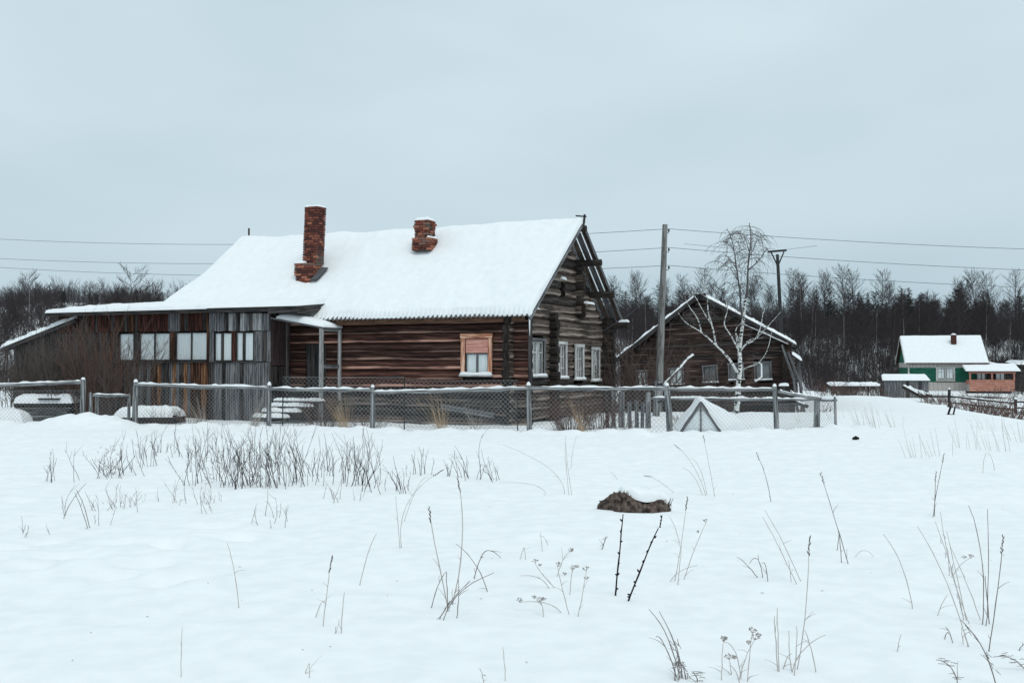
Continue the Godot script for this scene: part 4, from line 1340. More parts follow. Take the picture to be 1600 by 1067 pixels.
func green_cottage() -> void:
	var at := Vector3(36.47, -0.62, -100)
	var o := thing("green_cottage", "green and cream wooden cottage with a snowy roof far off on the right", "cottage", at, -13)
	var L := 6.65
	var D := 6.8
	# plinth, green boards, cream band
	for q in [[0.0, 0.80, "cream_board", 0.0], [2.12, 2.62, "cream_board", 0.0]]:
		var x := 0.0
		while x < L - 0.05:
			var s := Shape.new()
			s.box(Transform3D(Basis(), Vector3(x + 0.18, (q[0] + q[1]) / 2, -0.04 + f(0, 0.012))), Vector3(0.345, q[1] - q[0], 0.08), 0.01, uo())
			part(o, "board", s, mat[q[2]])
			x += 0.36
	for i in 6:
		var y := 0.91 + 0.22 * i
		for q in [[0.0, 2.42], [3.98, L]]:
			var s := Shape.new()
			s.box(Transform3D(Basis(Vector3.RIGHT, 0.06), Vector3((q[0] + q[1]) / 2, y, -0.05)), Vector3(q[1] - q[0], 0.215, 0.07), 0.012, uo())
			part(o, "board", s, mat.green_board)
	for i in 6:
		var s := Shape.new()
		s.box(Transform3D(Basis(Vector3.BACK, -0.06), Vector3(-0.03, 0.91 + 0.22 * i, -D / 2)), Vector3(0.07, 0.215, D), 0.012, uo())
		part(o, "side_board", s, mat.green_board)
	var s := Shape.new()
	s.box(Transform3D(Basis(), Vector3(-0.02, 2.37, -D / 2)), Vector3(0.06, 0.5, D), 0.01, uo())
	s.box(Transform3D(Basis(), Vector3(-0.02, 0.4, -D / 2)), Vector3(0.06, 0.8, D), 0.01, uo())
	part(o, "side_band", s, mat.cream_board)
	for i in 12:
		var z0 := -D * i / 12.0
		var z1 := -D * (i + 1) / 12.0
		var yt := 5.0 - 2.4 * absf((z0 + z1) / 2 + D / 2) / (D / 2)
		s = Shape.new()
		s.box(Transform3D(Basis(), Vector3(-0.03 + f(0, 0.012), (2.6 + yt) / 2, (z0 + z1) / 2)), Vector3(0.06, yt - 2.6, absf(z1 - z0) - 0.02), 0.008, uo())
		part(o, "gable_board", s, mat.green_board)
	s = Shape.new()
	s.box(Transform3D(Basis(), Vector3(L, 1.3, -D / 2)), Vector3(0.08, 2.6, D))
	s.box(Transform3D(Basis(), Vector3(L / 2, 1.3, -D)), Vector3(L, 2.6, 0.08))
	s.box(Transform3D(Basis(), Vector3(L / 2, 1.35, -1.6)), Vector3(L - 0.2, 2.5, 0.05))
	part(o, "lining", s, mat.cream_board)
	s = Shape.new()
	s.box(Transform3D(Basis(), Vector3(0.02, 1.35, 0.0)), Vector3(0.14, 2.6, 0.12), 0.01, uo())
	part(o, "corner_board", s, mat.casing_white)
	window_unit(o, Transform3D(Basis(), Vector3(3.2, 0.96, 0.0)), 1.34, 1.08, {"casing": 0.15, "casing_mat": "casing_white", "sash_mat": "casing_white", "cols": [0.25, 0.25, 0.25, 0.25], "rows": [0.72, 0.28], "bar": 0.05, "curtain": 0.8, "gap": 0.3})
	# roof
	for q in [[0.35, 1], [-D - 0.35, -1]]:
		s = Shape.new()
		s.bar(Vector3(L / 2 - 0.05, 5.04, -D / 2), Vector3(L / 2 - 0.05, 2.5, q[0]), L + 0.55, 0.05)
		var r := part(o, "roof_deck", s, mat.brown_board)
		var base := func(u, v): return Vector3(lerpf(-0.33, L + 0.22, u), lerpf(5.09, 2.53, v), lerpf(-D / 2, q[0], v))
		var th := func(u, v): return maxf(0.10 + 0.03 * na.get_noise_2d(u * 60, v * 60) - 0.1 * bell((u - 0.12) / 0.03) * bell((v - 0.25) / 0.015) - 0.1 * bell((u - 0.09) / 0.03) * bell((v - 0.62) / 0.012), 0.004)
		part(r, "roof_snow", snow_shape(60, 40, L + 0.5, 4.4, 0.06, base, th), mat.snow)
		s = Shape.new()
		s.bar(Vector3(-0.34, 5.0, -D / 2), Vector3(-0.34, 2.46, q[0]), 0.05, 0.14)
		part(o, "barge_board", s, mat.casing_white)
	s = Shape.new()
	s.box(Transform3D(Basis(), Vector3(L / 2, 2.52, 0.33)), Vector3(L + 0.5, 0.10, 0.05), 0.01, uo())
	part(o, "eave_board", s, mat.red_board)
	s = Shape.new()
	s.box(Transform3D(Basis(), Vector3(4.28, 4.75, -2.2)), Vector3(0.45, 0.85, 0.45), 0.02)
	var c := part(o, "chimney", s, mat["brick_3"])
	part(c, "snow_cap", snow_cap(Vector3(4.28, 5.17, -2.2), 0.24, 0.14), mat.snow)
	# porch
	for k in 5:
		s = Shape.new()
		s.box(Transform3D(Basis(), Vector3(6.85, 0.12 + 0.2 * k, 1.6)), Vector3(3.75, 0.195, 0.06), 0.012, uo())
		part(o, "porch_board", s, mat.coral_board)
		s = Shape.new()
		s.box(Transform3D(Basis(), Vector3(4.97, 0.12 + 0.2 * k, 0.8)), Vector3(0.06, 0.195, 1.6), 0.012, uo())
		part(o, "porch_side_board", s, mat.coral_board if k > 2 else mat.cream_board)
	for x in [5.02, 6.85, 8.68]:
		s = Shape.new()
		s.box(Transform3D(Basis(), Vector3(x, 1.35, 1.6)), Vector3(0.14, 0.75, 0.14), 0.02, uo())
		part(o, "porch_post", s, mat.coral_board)
	s = Shape.new()
	s.box(Transform3D(Basis(), Vector3(6.85, 1.70, 1.62)), Vector3(3.9, 0.13, 0.1), 0.02, uo())
	s.box(Transform3D(Basis(), Vector3(6.85, 1.04, 1.63)), Vector3(3.8, 0.07, 0.12), 0.02, uo())
	part(o, "porch_trim", s, mat.coral_board)
	s = Shape.new()
	for k in 26:
		s.box(Transform3D(Basis(Vector3.BACK, PI / 4), Vector3(4.95 + 3.8 * k / 25.0, 1.64, 1.66)), Vector3(0.085, 0.085, 0.03))
	part(o, "carved_trim", s, mat.coral_board)
	s = Shape.new()
	s.box(Transform3D(Basis(), Vector3(6.85, 1.0, -0.06)), Vector3(3.9, 2.4, 0.06))
	part(o, "porch_wall", s, mat.dark_board)
	for x in [6.25, 7.85]:
		window_unit(o, Transform3D(Basis(), Vector3(x, 0.9, 0.06)), 0.75, 0.8, {"casing": 0.06, "casing_mat": "gray_board", "sash_mat": "gray_board", "cols": [0.5, 0.5], "curtain": 1.0})
	s = Shape.new()
	s.bar(Vector3(6.85, 2.35, -0.1), Vector3(6.85, 1.80, 2.0), 4.5, 0.05)
	var pr := part(o, "porch_roof", s, mat.brown_board)
	var pb := func(u, v): return Vector3(lerpf(4.58, 9.15, u), lerpf(2.39, 1.82, v), lerpf(-0.15, 2.05, v))
	var pt := func(u, v): return 0.15 + 0.04 * na.get_noise_2d(u * 50, v * 40)
	part(pr, "roof_snow", snow_shape(40, 24, 4.6, 2.2, 0.12, pb, pt), mat.snow)
	s = Shape.new()
	s.bar(Vector3(L, 2.6, -3.0), Vector3(9.1, 2.05, -3.0), 5.0, 0.06)
	s.box(Transform3D(Basis(), Vector3(7.7, 1.1, -3.0)), Vector3(2.1, 2.2, 4.8))
	var rw := part(o, "rear_wing", s, mat.dark_board)
	part(rw, "roof_snow", snow_pad(Vector3(L, 2.64, -0.4), Vector3(9.2, 2.07, -0.4), Vector3(9.2, 2.07, -5.5), Vector3(L, 2.64, -5.5), 0.14), mat.snow)

	# grey shed before it
	var d := thing("grey_shed", "low grey board shed with snowy roof in front of the green cottage", "shed", Vector3(30.1, -0.85, -88), -8)
	for x in 14:
		s = Shape.new()
		s.box(Transform3D(Basis(), Vector3(0.13 + 0.245 * x, 0.62, 0)), Vector3(0.235, 1.36 + f(-0.02, 0.02), 0.04), 0.006, uo())
		part(d, "board", s, pick_from([mat.gray_board, mat.dark_board, mat.gray_board]))
	for x in 5:
		s = Shape.new()
		s.box(Transform3D(Basis(), Vector3(3.45, 0.62, -0.15 - 0.26 * x)), Vector3(0.04, 1.3, 0.25), 0.006, uo())
		part(d, "side_board", s, mat.gray_board)
	s = Shape.new()
	s.box(Transform3D(Basis(), Vector3(1.7, 0.6, -1.5)), Vector3(3.4, 1.3, 0.05))
	s.box(Transform3D(Basis(), Vector3(0.02, 0.6, -0.75)), Vector3(0.05, 1.3, 1.5))
	s.bar(Vector3(1.7, 1.32, 0.1), Vector3(1.7, 1.75, -1.0), 3.6, 0.04)
	s.bar(Vector3(1.7, 1.75, -1.0), Vector3(1.7, 1.35, -1.9), 3.6, 0.04)
	part(d, "roof_deck", s, mat.dark_board)
	part(d, "roof_snow", snow_pad(Vector3(-0.15, 1.34, 0.12), Vector3(3.6, 1.34, 0.12), Vector3(3.5, 1.78, -1.0), Vector3(0.0, 1.78, -1.0), 0.12), mat.snow)
	# low long roof left of the shed
	d = thing("low_lean_to", "long low dark lean-to with a flat snow roof left of the grey shed", "shed", Vector3(26.9, -1.15, -92), -6)
	s = Shape.new()
	s.bar(Vector3(2.1, 1.1, 0.3), Vector3(2.1, 1.3, -1.6), 4.2, 0.06)
	var dr := part(d, "roof_deck", s, mat.dark_board)
	part(dr, "roof_snow", snow_pad(Vector3(0, 1.13, 0.35), Vector3(4.2, 1.13, 0.35), Vector3(4.2, 1.33, -1.7), Vector3(0, 1.33, -1.7), 0.12, 0.6, 30, 12), mat.snow)
	for x in 5:
		s = Shape.new()
		s.box(Transform3D(Basis(), Vector3(0.1 + 1.0 * x, 0.5, 0.2)), Vector3(0.1, 1.2, 0.1), 0.006, uo())
		part(d, "post", s, mat.dark_board)
	# shed at the picture's right edge
	d = thing("dark_barn", "dark board barn with a snowy roof behind the coral porch at the right edge", "shed", Vector3(52.3, -0.9, -112), -10)
	s = Shape.new()
	s.box(Transform3D(Basis(), Vector3(4, 1.35, -2)), Vector3(8, 2.7, 4), 0.02, uo())
	part(d, "wall", s, mat.dark_board)
	part(d, "roof_snow", snow_pad(Vector3(-0.3, 2.7, 0.3), Vector3(8.3, 2.7, 0.3), Vector3(8.3, 3.0, -4.3), Vector3(-0.3, 3.0, -4.3), 0.2), mat.snow)
	# rail fence and odds and ends on the right
	d = thing("far_rail_fence", "dark sagging two-rail fence in the brush before the green cottage", "fence")
	var pts := [[20.9, -52.0, 0.92], [23.6, -51.0, 0.7], [26.5, -50.0, 0.7]]
	for i in pts.size():
		fence_post(d, ground(pts[i][0], pts[i][1]), pts[i][2], 0.07, Vector2(0.01, 0), true, "dark_board")
		if i > 0:
			var a := ground(pts[i - 1][0], pts[i - 1][1])
			var b := ground(pts[i][0], pts[i][1])
			fence_rail(d, a + Vector3(0, 0.58, 0.08), b + Vector3(0, 0.5, 0.08), 0.06, 0.09, "dark_board")
			fence_rail(d, a + Vector3(0, 0.3, 0.08), b + Vector3(0, 0.2, 0.08), 0.06, 0.08, "dark_board")
	var lg := 0
	for q in [[1412, 604, 1442, 620], [1420, 606, 1448, 620], [1430, 611, 1456, 619]]:
		d = thing("fallen_log", ["leftmost of three snowy logs piled below the grey shed", "middle of three snowy logs piled below the grey shed", "rightmost of three snowy logs piled below the grey shed"][lg], "log", Vector3.ZERO, 0, "logs piled below the grey shed")
		var a := dep(q[0], q[1], 72 + lg * 0.3)
		var b := dep(q[2], q[3], 71 + lg * 0.3)
		s = Shape.new()
		s.tube(PackedVector3Array([a, b]), PackedFloat32Array([0.14, 0.12]), 8, true, uo())
		part(d, "trunk", s, mat.dark_log)
		part(d, "snow_cap", snow_line(a + Vector3(0, 0.1, 0.02), b + Vector3(0, 0.08, 0.02), 0.2, 0.10), mat.snow)
		lg += 1
	d = thing("broken_frame", "small broken dark timber frame sticking out of the snow right of centre", "timber scrap", spot(1486, 648))
	s = Shape.new()
	s.bar(Vector3(-0.12, -0.1, 0), Vector3(0.02, 0.30, 0), 0.05, 0.07, Vector3.BACK)
	s.bar(Vector3(0.06, -0.05, 0.05), Vector3(0.14, 0.26, 0.05), 0.04, 0.05, Vector3.BACK)
	s.bar(Vector3(-0.12, 0.02, 0.03), Vector3(0.14, -0.02, 0.03), 0.05, 0.05)
	part(d, "frame", s, mat.soot)


# ------------------------------------------------------------------ plants
func curve_stem(s: Shape, a: Vector3, dir: Vector3, length: float, r0: float, r1: float, sag: float, wob: float, segs := 5, sides := 3) -> PackedVector3Array:
	var ps := PackedVector3Array([a])
	var rs := PackedFloat32Array([r0])
	var d := dir.normalized()
	var p := a
	for i in segs:
		d = (d + Vector3(f(-wob, wob), f(-wob, wob) * 0.5 - sag, f(-wob, wob))).normalized()
		p += d * length / segs
		ps.append(p)
		rs.append(lerpf(r0, r1, float(i + 1) / segs))
	s.tube(ps, rs, sides, false)
	return ps

# many-stemmed bare shrub growing from a disc on the ground
func shrub(s: Shape, at: Vector3, n: int, h: float, spread: float, disc: float, r: float, forks: int, sag := 0.03, wob := 0.16, lean := Vector3.ZERO) -> void:
	for k in n:
		var a := f(0, TAU)
		var q := sqrt(f(0, 1))
		var out := Vector3(cos(a), 0, sin(a))
		var len_ := h * f(0.5, 1.05)
		var ps := curve_stem(s, at + out * disc * q - Vector3.UP * 0.06, Vector3.UP + out * spread * f(0.2, 1.0) + lean, len_, r * f(0.7, 1.2), r * 0.35, sag, wob, 6, 4 if r > 0.008 else 3)
		for j in forks:
			var t := f(0.3, 0.95)
			var i := clampi(int(t * 6), 0, 5)
			var b := ps[i].lerp(ps[i + 1], fmod(t * 6, 1.0))
			var dd := (ps[i + 1] - ps[i]).normalized() + Vector3(f(-1, 1), f(-0.2, 0.7), f(-1, 1)) * 0.75
			var qs := curve_stem(s, b, dd, len_ * f(0.12, 0.4), r * 0.5, r * 0.22, sag, wob, 4, 3)
			if forks > 3:
				for m in 2:
					curve_stem(s, qs[f(1, 3)], (qs[4] - qs[2]).normalized() + Vector3(f(-1, 1), f(-0.2, 0.6), f(-1, 1)) * 0.7, len_ * f(0.06, 0.18), r * 0.3, r * 0.18, sag, wob, 2, 3)

func grass(s: Shape, at: Vector3, n: int, h: float, spread: float, disc: float, r: float, sag := 0.06, lean := Vector3.ZERO) -> void:
	for k in n:
		var a := f(0, TAU)
		var out := Vector3(cos(a), 0, sin(a))
		curve_stem(s, at + out * disc * f(0, 1) - Vector3.UP * 0.05, Vector3.UP + out * spread * f(0, 1) + lean, h * f(0.4, 1.05), r, r * 0.4, sag, 0.07, 5, 3)

func seed_head(s: Shape, tip: Vector3, d: Vector3, size: float) -> void:
	var dd := d.normalized()
	for k in 9:
		var b := tip - dd * size * k / 7.0
		var o := (dd * 0.9 + Vector3(f(-1, 1), f(-0.6, 0.6), f(-1, 1)) * 0.5).normalized()
		s.tube(PackedVector3Array([b, b + o * size * 0.12, b + o * size * 0.28]), PackedFloat32Array([size * 0.015, size * 0.05, size * 0.01]), 4, false)

func umbel(s: Shape, tip: Vector3, size: float) -> void:
	for k in 8:
		var o := Vector3(f(-1, 1), f(0.3, 1.2), f(-1, 1)).normalized() * size
		s.tube(PackedVector3Array([tip, tip + o]), PackedFloat32Array([0.0016, 0.001]), 3, false)
		for j in 4:
			var q := tip + o
			s.tube(PackedVector3Array([q, q + Vector3(f(-1, 1), f(0, 1), f(-1, 1)).normalized() * size * 0.3]), PackedFloat32Array([0.0012, 0.0025]), 3, false)

# dry weed: each stalk is [root x, y, middle x, y, tip x, y, kind] as seen in the photograph, standing on the snow at the root's spot;
# kind 0 bare, 1 seed head, 2 dark spikelets along the upper stalk, 3 umbel
func weed(called: String, label: String, category: String, stalks: Array, r: float, m := "weed", group := "") -> void:
	var root := spot(stalks[0][0], stalks[0][1])
	var o := thing(called, label, category, root, 0.0, group)
	for q in stalks:
		var a := spot(q[0], q[1])
		var d := -a.z
		var dz := f(-0.10, 0.10)
		var b := dep(q[2], q[3], d + dz * 0.5)
		var c := dep(q[4], q[5], d + dz)
		a.y -= 0.05
		var ps := PackedVector3Array()
		var rs := PackedFloat32Array()
		var n := 9
		for i in n:
			var t := float(i) / (n - 1)
			var p := a.lerp(b, t).lerp(b.lerp(c, t), t) + (b - a.lerp(c, 0.5)) * (2.0 * t * (1 - t))
			ps.append(p - root + Vector3(f(-1, 1), f(-1, 1), f(-1, 1)) * 0.002)
			rs.append(lerpf(r, r * 0.55, t) * (1.25 if i % 3 == 0 else 1.0))
		var s := Shape.new()
		s.tube(ps, rs, 5, false)
		for k in (2 if n > 3 and q[6] != 0 else 1):      # withered leaves and broken side shoots
			if m == "soot":
				for w in 9:
					var kp := ps[1 + w % 7] + Vector3(f(-1, 1), f(-4, 4), f(-1, 1)) * 0.004
					var side := Vector3(f(-1, 1), f(0, 1), f(-1, 1)).normalized()
					s.tube(PackedVector3Array([kp, kp + side * 0.012, kp + side * 0.022]), PackedFloat32Array([0.006, 0.007, 0.002]), 4, false)
				break
			var lp := ps[1 + rng.randi() % 5]
			curve_stem(s, lp, (ps[n - 1] - ps[0]).normalized() + Vector3(f(-1, 1), f(-0.4, 0.3), f(-1, 1)) * 0.8, f(0.03, 0.11), r * 0.7, r * 0.25, 0.14, 0.2, 4, 3)
		var st := part(o, "stalk", s, mat[m])
		if q[6] == 0: continue
		var e := Shape.new()
		var up := (ps[n - 1] - ps[n - 2]).normalized()
		if q[6] == 1:
			seed_head(e, ps[n - 1] + up * 0.03, up, 0.085)
		elif q[6] == 2:
			for k in 10:
				var t := f(0.25, 1.0)
				var p := ps[int(t * (n - 1))]
				seed_head(e, p + Vector3(f(-0.02, 0.02), f(-0.02, 0.02), 0), up + Vector3(f(-0.6, 0.6), 0, 0), 0.028)
		else:
			umbel(e, ps[n - 1], 0.026)
			umbel(e, ps[n - 3] + Vector3(f(-0.04, 0.04), 0.02, 0), 0.018)
		part(st, "seed_head", e, mat.seed if q[6] != 3 else mat[m])

func field_plants() -> void:
	# bare canes in front of the fence: [pixel x, y, stems, height, look]
	var list := [[96, 752, 7, 0.62], [172, 741, 16, 0.42], [196, 745, 8, 0.62], [221, 730, 9, 0.8], [237, 715, 7, 0.62], [258, 708, 7, 0.6], [286, 713, 8, 0.62],
		[308, 735, 6, 0.6], [331, 755, 14, 0.8], [346, 722, 9, 0.7], [364, 759, 12, 0.85], [376, 731, 12, 0.8], [393, 760, 20, 0.85], [405, 761, 16, 0.82], [424, 727, 9, 0.72],
		[449, 727, 12, 0.78], [470, 756, 11, 0.8], [478, 756, 8, 0.75], [505, 744, 10, 0.65], [527, 736, 10, 0.72], [535, 781, 12, 0.5], [557, 754, 12, 0.85], [563, 758, 10, 0.7],
		[573, 740, 6, 0.75], [600, 766, 9, 0.6], [617, 771, 6, 0.5], [638, 741, 4, 0.55], [661, 741, 4, 0.65], [708, 744, 3, 0.5], [716, 745, 4, 0.5], [728, 746, 3, 0.5], [739, 747, 5, 0.62], [754, 752, 8, 0.52],
		[172, 793, 10, 0.42], [197, 795, 12, 0.4], [218, 790, 6, 0.4], [291, 786, 13, 0.5], [308, 788, 8, 0.4], [336, 800, 5, 0.4], [414, 820, 5, 0.42], [426, 812, 7, 0.45], [140, 823, 4, 0.42], [96, 808, 3, 0.5], [62, 833, 6, 0.3]]
	for q in list:
		var at := spot(q[0], q[1])
		var dense: bool = q[2] >= 14
		var late: bool = q[1] >= 780
		var front: bool = q[1] >= 780
		var cz: String = "at the left below the board stack" if q[0] < 200 else "below the veranda" if q[0] < 320 else "in the densest patch below the grey bay" if q[0] < 430 else "below the porch steps" if q[0] < 600 else "below the log wall left of the red window" if q[0] < 690 else "below the red window"
		var o := thing("bare_cane_clump", "low pale clump of dry twigs in the snow below the dark canes" if front else "dark bare canes in the snow " + cz, "shrub", at, 0.0, "low twigs in front of the dark canes" if front else "dark canes " + cz)
		var hh: float = q[3] * (0.9 if late else 1.08)
		var lean := Vector3(f(-0.2, 0.1), 0, 0)
		for k in int(q[2] * (0.9 if late else 1.15)):
			var one := Shape.new()
			var a := f(0, TAU)
			var root: Vector3 = Vector3(cos(a), 0, sin(a)) * (0.2 + 0.014 * q[2]) * sqrt(f(0, 1))
			shrub(one, root, 1, hh * f(0.6, 1.12), 0.26 if q[0] != 172 else 0.9, 0.0, 0.0038 if late else 0.0052, 3 if dense else 2, 0.0, 0.22, lean)
			part(o, "stem", one, mat.weed_dark if front else mat.cane)
		if dense and not front:
			var t := Shape.new()
			for k in 60:
				var p := Vector3(f(-0.16, 0.16), f(0.02, 0.45), f(-0.12, 0.12))
				t.tube(PackedVector3Array([p, p + Vector3(f(-0.05, 0.05), f(-0.03, 0.06), f(-0.04, 0.04))]), PackedFloat32Array([0.003, 0.002]), 3, false)
			part(o, "dry_leaves", t, mat.twig_red)

	# tall stalks of the foreground
	weed("dry_stalks", "two tall dry stalks with drooping seed heads rising from one foot left of the boulder", "weeds", [[703, 952, 683, 868, 671, 803, 1], [704, 945, 722, 850, 717, 757, 1]], 0.0042)
	weed("dry_stalks", "bent and crossed dry stems at the foot of the two tall stalks", "weeds", [[700, 955, 698, 912, 697, 893, 0], [682, 968, 700, 945, 735, 907, 2], [690, 970, 715, 930, 772, 895, 0], [712, 966, 716, 940, 716, 905, 0], [764, 925, 745, 885, 712, 850, 0], [672, 950, 683, 918, 698, 893, 0]], 0.0032, "weed_dark")
	weed("dry_stalks", "small arched dark stem left of the umbel weeds", "weeds", [[748, 872, 762, 860, 787, 876, 0], [738, 905, 748, 880, 755, 870, 0]], 0.004, "weed_dark")
	weed("dry_stalks", "faint slanting pair of stalks above and left of the tall pair", "weeds", [[626, 857, 620, 800, 618, 775, 0], [628, 856, 635, 790, 686, 738, 1], [629, 815, 650, 765, 668, 745, 0]], 0.003)
	weed("dry_stalks", "thin straight stalk leaning right, alone on the smooth snow left of the tall pair", "weeds", [[560, 914, 573, 870, 588, 834, 0]], 0.0032)
	weed("dry_stalks", "thin upright pair of stalks with a bent side stem left of the lone straight stalk", "weeds", [[503, 978, 510, 930, 516, 880, 1], [489, 966, 500, 945, 508, 941, 0], [532, 990, 535, 950, 538, 925, 0], [523, 990, 524, 984, 524, 981, 0]], 0.003, "weed")
	weed("dry_stalks", "single pale stalk in the empty snow on the left", "weeds", [[374, 950, 366, 895, 354, 848, 0]], 0.003, "straw_pale")
	weed("dry_stalks", "single pale stalk at the bottom edge on the left", "weeds", [[282, 1058, 283, 1010, 284, 980, 0]], 0.0022, "straw_pale")
	weed("dry_stalks", "tiny bent blade at the bottom edge left of the middle", "weeds", [[472, 1056, 480, 1042, 484, 1038, 0], [484, 1058, 483, 1046, 483, 1038, 0]], 0.0022, "straw_pale")
	weed("dry_stalks", "slanting weed stems low on the snow far left", "weeds", [[338, 1, 0, 0, 0, 0, 0]] if false else [[96, 811, 110, 785, 134, 755, 0], [141, 824, 130, 790, 118, 765, 0], [138, 826, 128, 800, 116, 770, 0]], 0.004, "weed_dark")
	weed("dry_stalks", "tuft of thin grass stalks with one long arching stalk left of the boulder", "weeds", [[895, 774, 888, 735, 883, 680, 0], [890, 774, 884, 720, 884, 690, 0], [882, 772, 862, 735, 786, 695, 0], [855, 771, 835, 758, 780, 754, 0], [892, 730, 896, 700, 902, 681, 0]], 0.0032)
	weed("umbel_weeds", "branching dry umbel weeds left of the two dark rods", "weeds", [[893, 960, 880, 925, 871, 885, 3], [901, 964, 910, 930, 916, 892, 3], [884, 958, 860, 945, 812, 941, 3], [876, 918, 850, 900, 836, 880, 3], [890, 930, 893, 900, 896, 890, 3], [868, 900, 880, 875, 892, 862, 3], [862, 920, 845, 905, 812, 900, 0], [850, 965, 848, 950, 843, 940, 3]], 0.003, "weed")
	weed("dry_stalks", "small forked blades above the umbel weeds", "weeds", [[810, 874, 816, 862, 818, 856, 0], [822, 875, 820, 862, 818, 856, 0], [848, 862, 846, 845, 844, 832, 0], [859, 852, 852, 842, 845, 838, 0]], 0.0028)
	weed("dark_rod", "dark knotty rod standing upright below the boulder's left half", "stem", [[961, 930, 968, 865, 974, 803, 0]], 0.0065, "soot")
	weed("dark_rod", "dark knotty rod leaning right below the boulder's right half", "stem", [[978, 938, 1005, 880, 1029, 825, 0], [1029, 825, 1033, 815, 1035, 805, 0]], 0.0065, "soot")
	weed("beaded_stem", "short dark beaded stem left of the upright rod", "weeds", [[939, 859, 944, 848, 948, 838, 2]], 0.004, "weed_dark")
	weed("dry_stalks", "tall thin stalks with small seed heads right of the boulder", "weeds", [[1053, 908, 1064, 855, 1074, 785, 1], [1058, 914, 1063, 880, 1065, 850, 0], [1065, 850, 1055, 825, 1046, 808, 0], [1066, 905, 1085, 860, 1104, 817, 3], [1042, 910, 1060, 895, 1090, 884, 0]], 0.003)
	weed("dry_stalks", "bunch of thin slanting grass stalks beyond the boulder on its right", "weeds", [[1105, 774, 1085, 730, 1058, 698, 1], [1106, 773, 1095, 735, 1080, 716, 0], [1100, 773, 1085, 745, 1066, 731, 0], [1118, 776, 1108, 725, 1100, 685, 1]], 0.0034)
	weed("dry_stalks", "two slanting stalks just behind the boulder", "weeds", [[1060, 769, 1030, 752, 1011, 744, 1], [968, 749, 960, 742, 953, 737, 0]], 0.003)
	weed("weed_tuft", "dark wiry weed tuft at the bottom edge right of the middle", "weeds", [[1065, 1060, 1045, 1000, 1014, 952, 0], [1062, 1058, 1040, 1010, 1025, 995, 0], [1058, 1062, 1058, 1020, 1030, 955, 0], [1068, 1058, 1062, 1030, 1050, 992, 2], [1054, 1063, 1055, 1045, 1057, 1036, 2], [1072, 1063, 1070, 1050, 1060, 1030, 2], [1092, 1065, 1088, 1057, 1081, 1050, 2]], 0.003, "weed_dark")
	weed("umbel_weeds", "spindly branching umbel weeds at the bottom edge right of the wiry tuft", "weeds", [[1168, 1064, 1172, 1020, 1176, 990, 3], [1150, 1064, 1165, 1030, 1180, 1000, 3], [1128, 1064, 1129, 1030, 1131, 1004, 0], [1160, 1060, 1150, 1020, 1130, 1003, 3], [1145, 1055, 1142, 1045, 1140, 1030, 3], [1160, 1066, 1150, 1050, 1140, 1040, 0]], 0.0026, "weed")
	weed("dry_stalks", "bunch of upright dry stalks with one very tall seed head near the bottom edge", "weeds", [[1243, 1045, 1258, 970, 1265, 850, 1], [1217, 1048, 1212, 990, 1210, 962, 0], [1218, 1050, 1216, 990, 1215, 950, 0], [1240, 1057, 1245, 1010, 1245, 978, 0], [1236, 1050, 1252, 1020, 1290, 992, 0], [1278, 1050, 1268, 1015, 1258, 985, 0], [1240, 1048, 1235, 1030, 1233, 985, 0], [1220, 1046, 1230, 1030, 1238, 1022, 0]], 0.003, "weed")
	weed("dry_stalks", "two long parallel slanting stalks in the snow above the bunch with the tall seed head", "weeds", [[1256, 908, 1225, 850, 1196, 798, 0], [1250, 913, 1215, 850, 1192, 808, 0], [1238, 910, 1235, 890, 1232, 876, 0]], 0.003, "weed")
	weed("dry_stalks", "small folded dark blades left of the two parallel slanting stalks", "weeds", [[1201, 907, 1197, 885, 1191, 880, 0], [1194, 903, 1185, 875, 1172, 880, 0], [1192, 903, 1170, 885, 1152, 870, 0]], 0.0032, "weed_dark")
	weed("dry_stalks", "single leaning stalk with a seed head on the snow below the cold frame", "weeds", [[1206, 784, 1197, 745, 1184, 712, 1]], 0.004, "weed_dark")
	weed("dry_stalks", "tall leaning dark stalk with forked base right of the snow's middle", "weeds", [[1329, 881, 1308, 820, 1285, 746, 1], [1316, 879, 1313, 845, 1310, 830, 0], [1308, 860, 1311, 842, 1312, 832, 0]], 0.0036, "weed_dark")
	weed("dry_stalks", "thin curling stem lying on the snow right of the tall leaning dark stalk", "weeds", [[1332, 870, 1352, 860, 1375, 884, 0], [1388, 878, 1380, 885, 1372, 886, 0]], 0.0024, "straw_pale")
	weed("dry_stalks", "single slanting dark stalk in the open snow on the right", "weeds", [[1428, 950, 1412, 890, 1381, 835, 0]], 0.0032, "weed")
	weed("dry_stalks", "short tilted stalk in the snow below the slanting dark stalk", "weeds", [[1401, 1018, 1405, 1005, 1409, 991, 0]], 0.0026, "weed")
	weed("dry_stalks", "upright pair of stalks with dark seed heads far out on the right snow", "weeds", [[1458, 808, 1464, 770, 1475, 715, 1], [1461, 806, 1462, 770, 1463, 742, 1]], 0.0042, "weed_dark")
	weed("dry_stalks", "large bunch of long leaning grass stalks at the lower right", "weeds", [[1518, 1010, 1480, 910, 1434, 822, 0], [1521, 975, 1490, 900, 1470, 800, 0], [1514, 970, 1496, 900, 1480, 830, 0], [1508, 968, 1492, 905, 1462, 815, 2], [1536, 968, 1515, 920, 1484, 850, 0], [1484, 900, 1483, 870, 1480, 855, 0], [1482, 902, 1500, 885, 1518, 872, 3], [1463, 962, 1472, 945, 1482, 930, 0], [1516, 1010, 1508, 990, 1505, 985, 0], [1508, 1008, 1504, 990, 1504, 980, 0]], 0.0028, "weed")
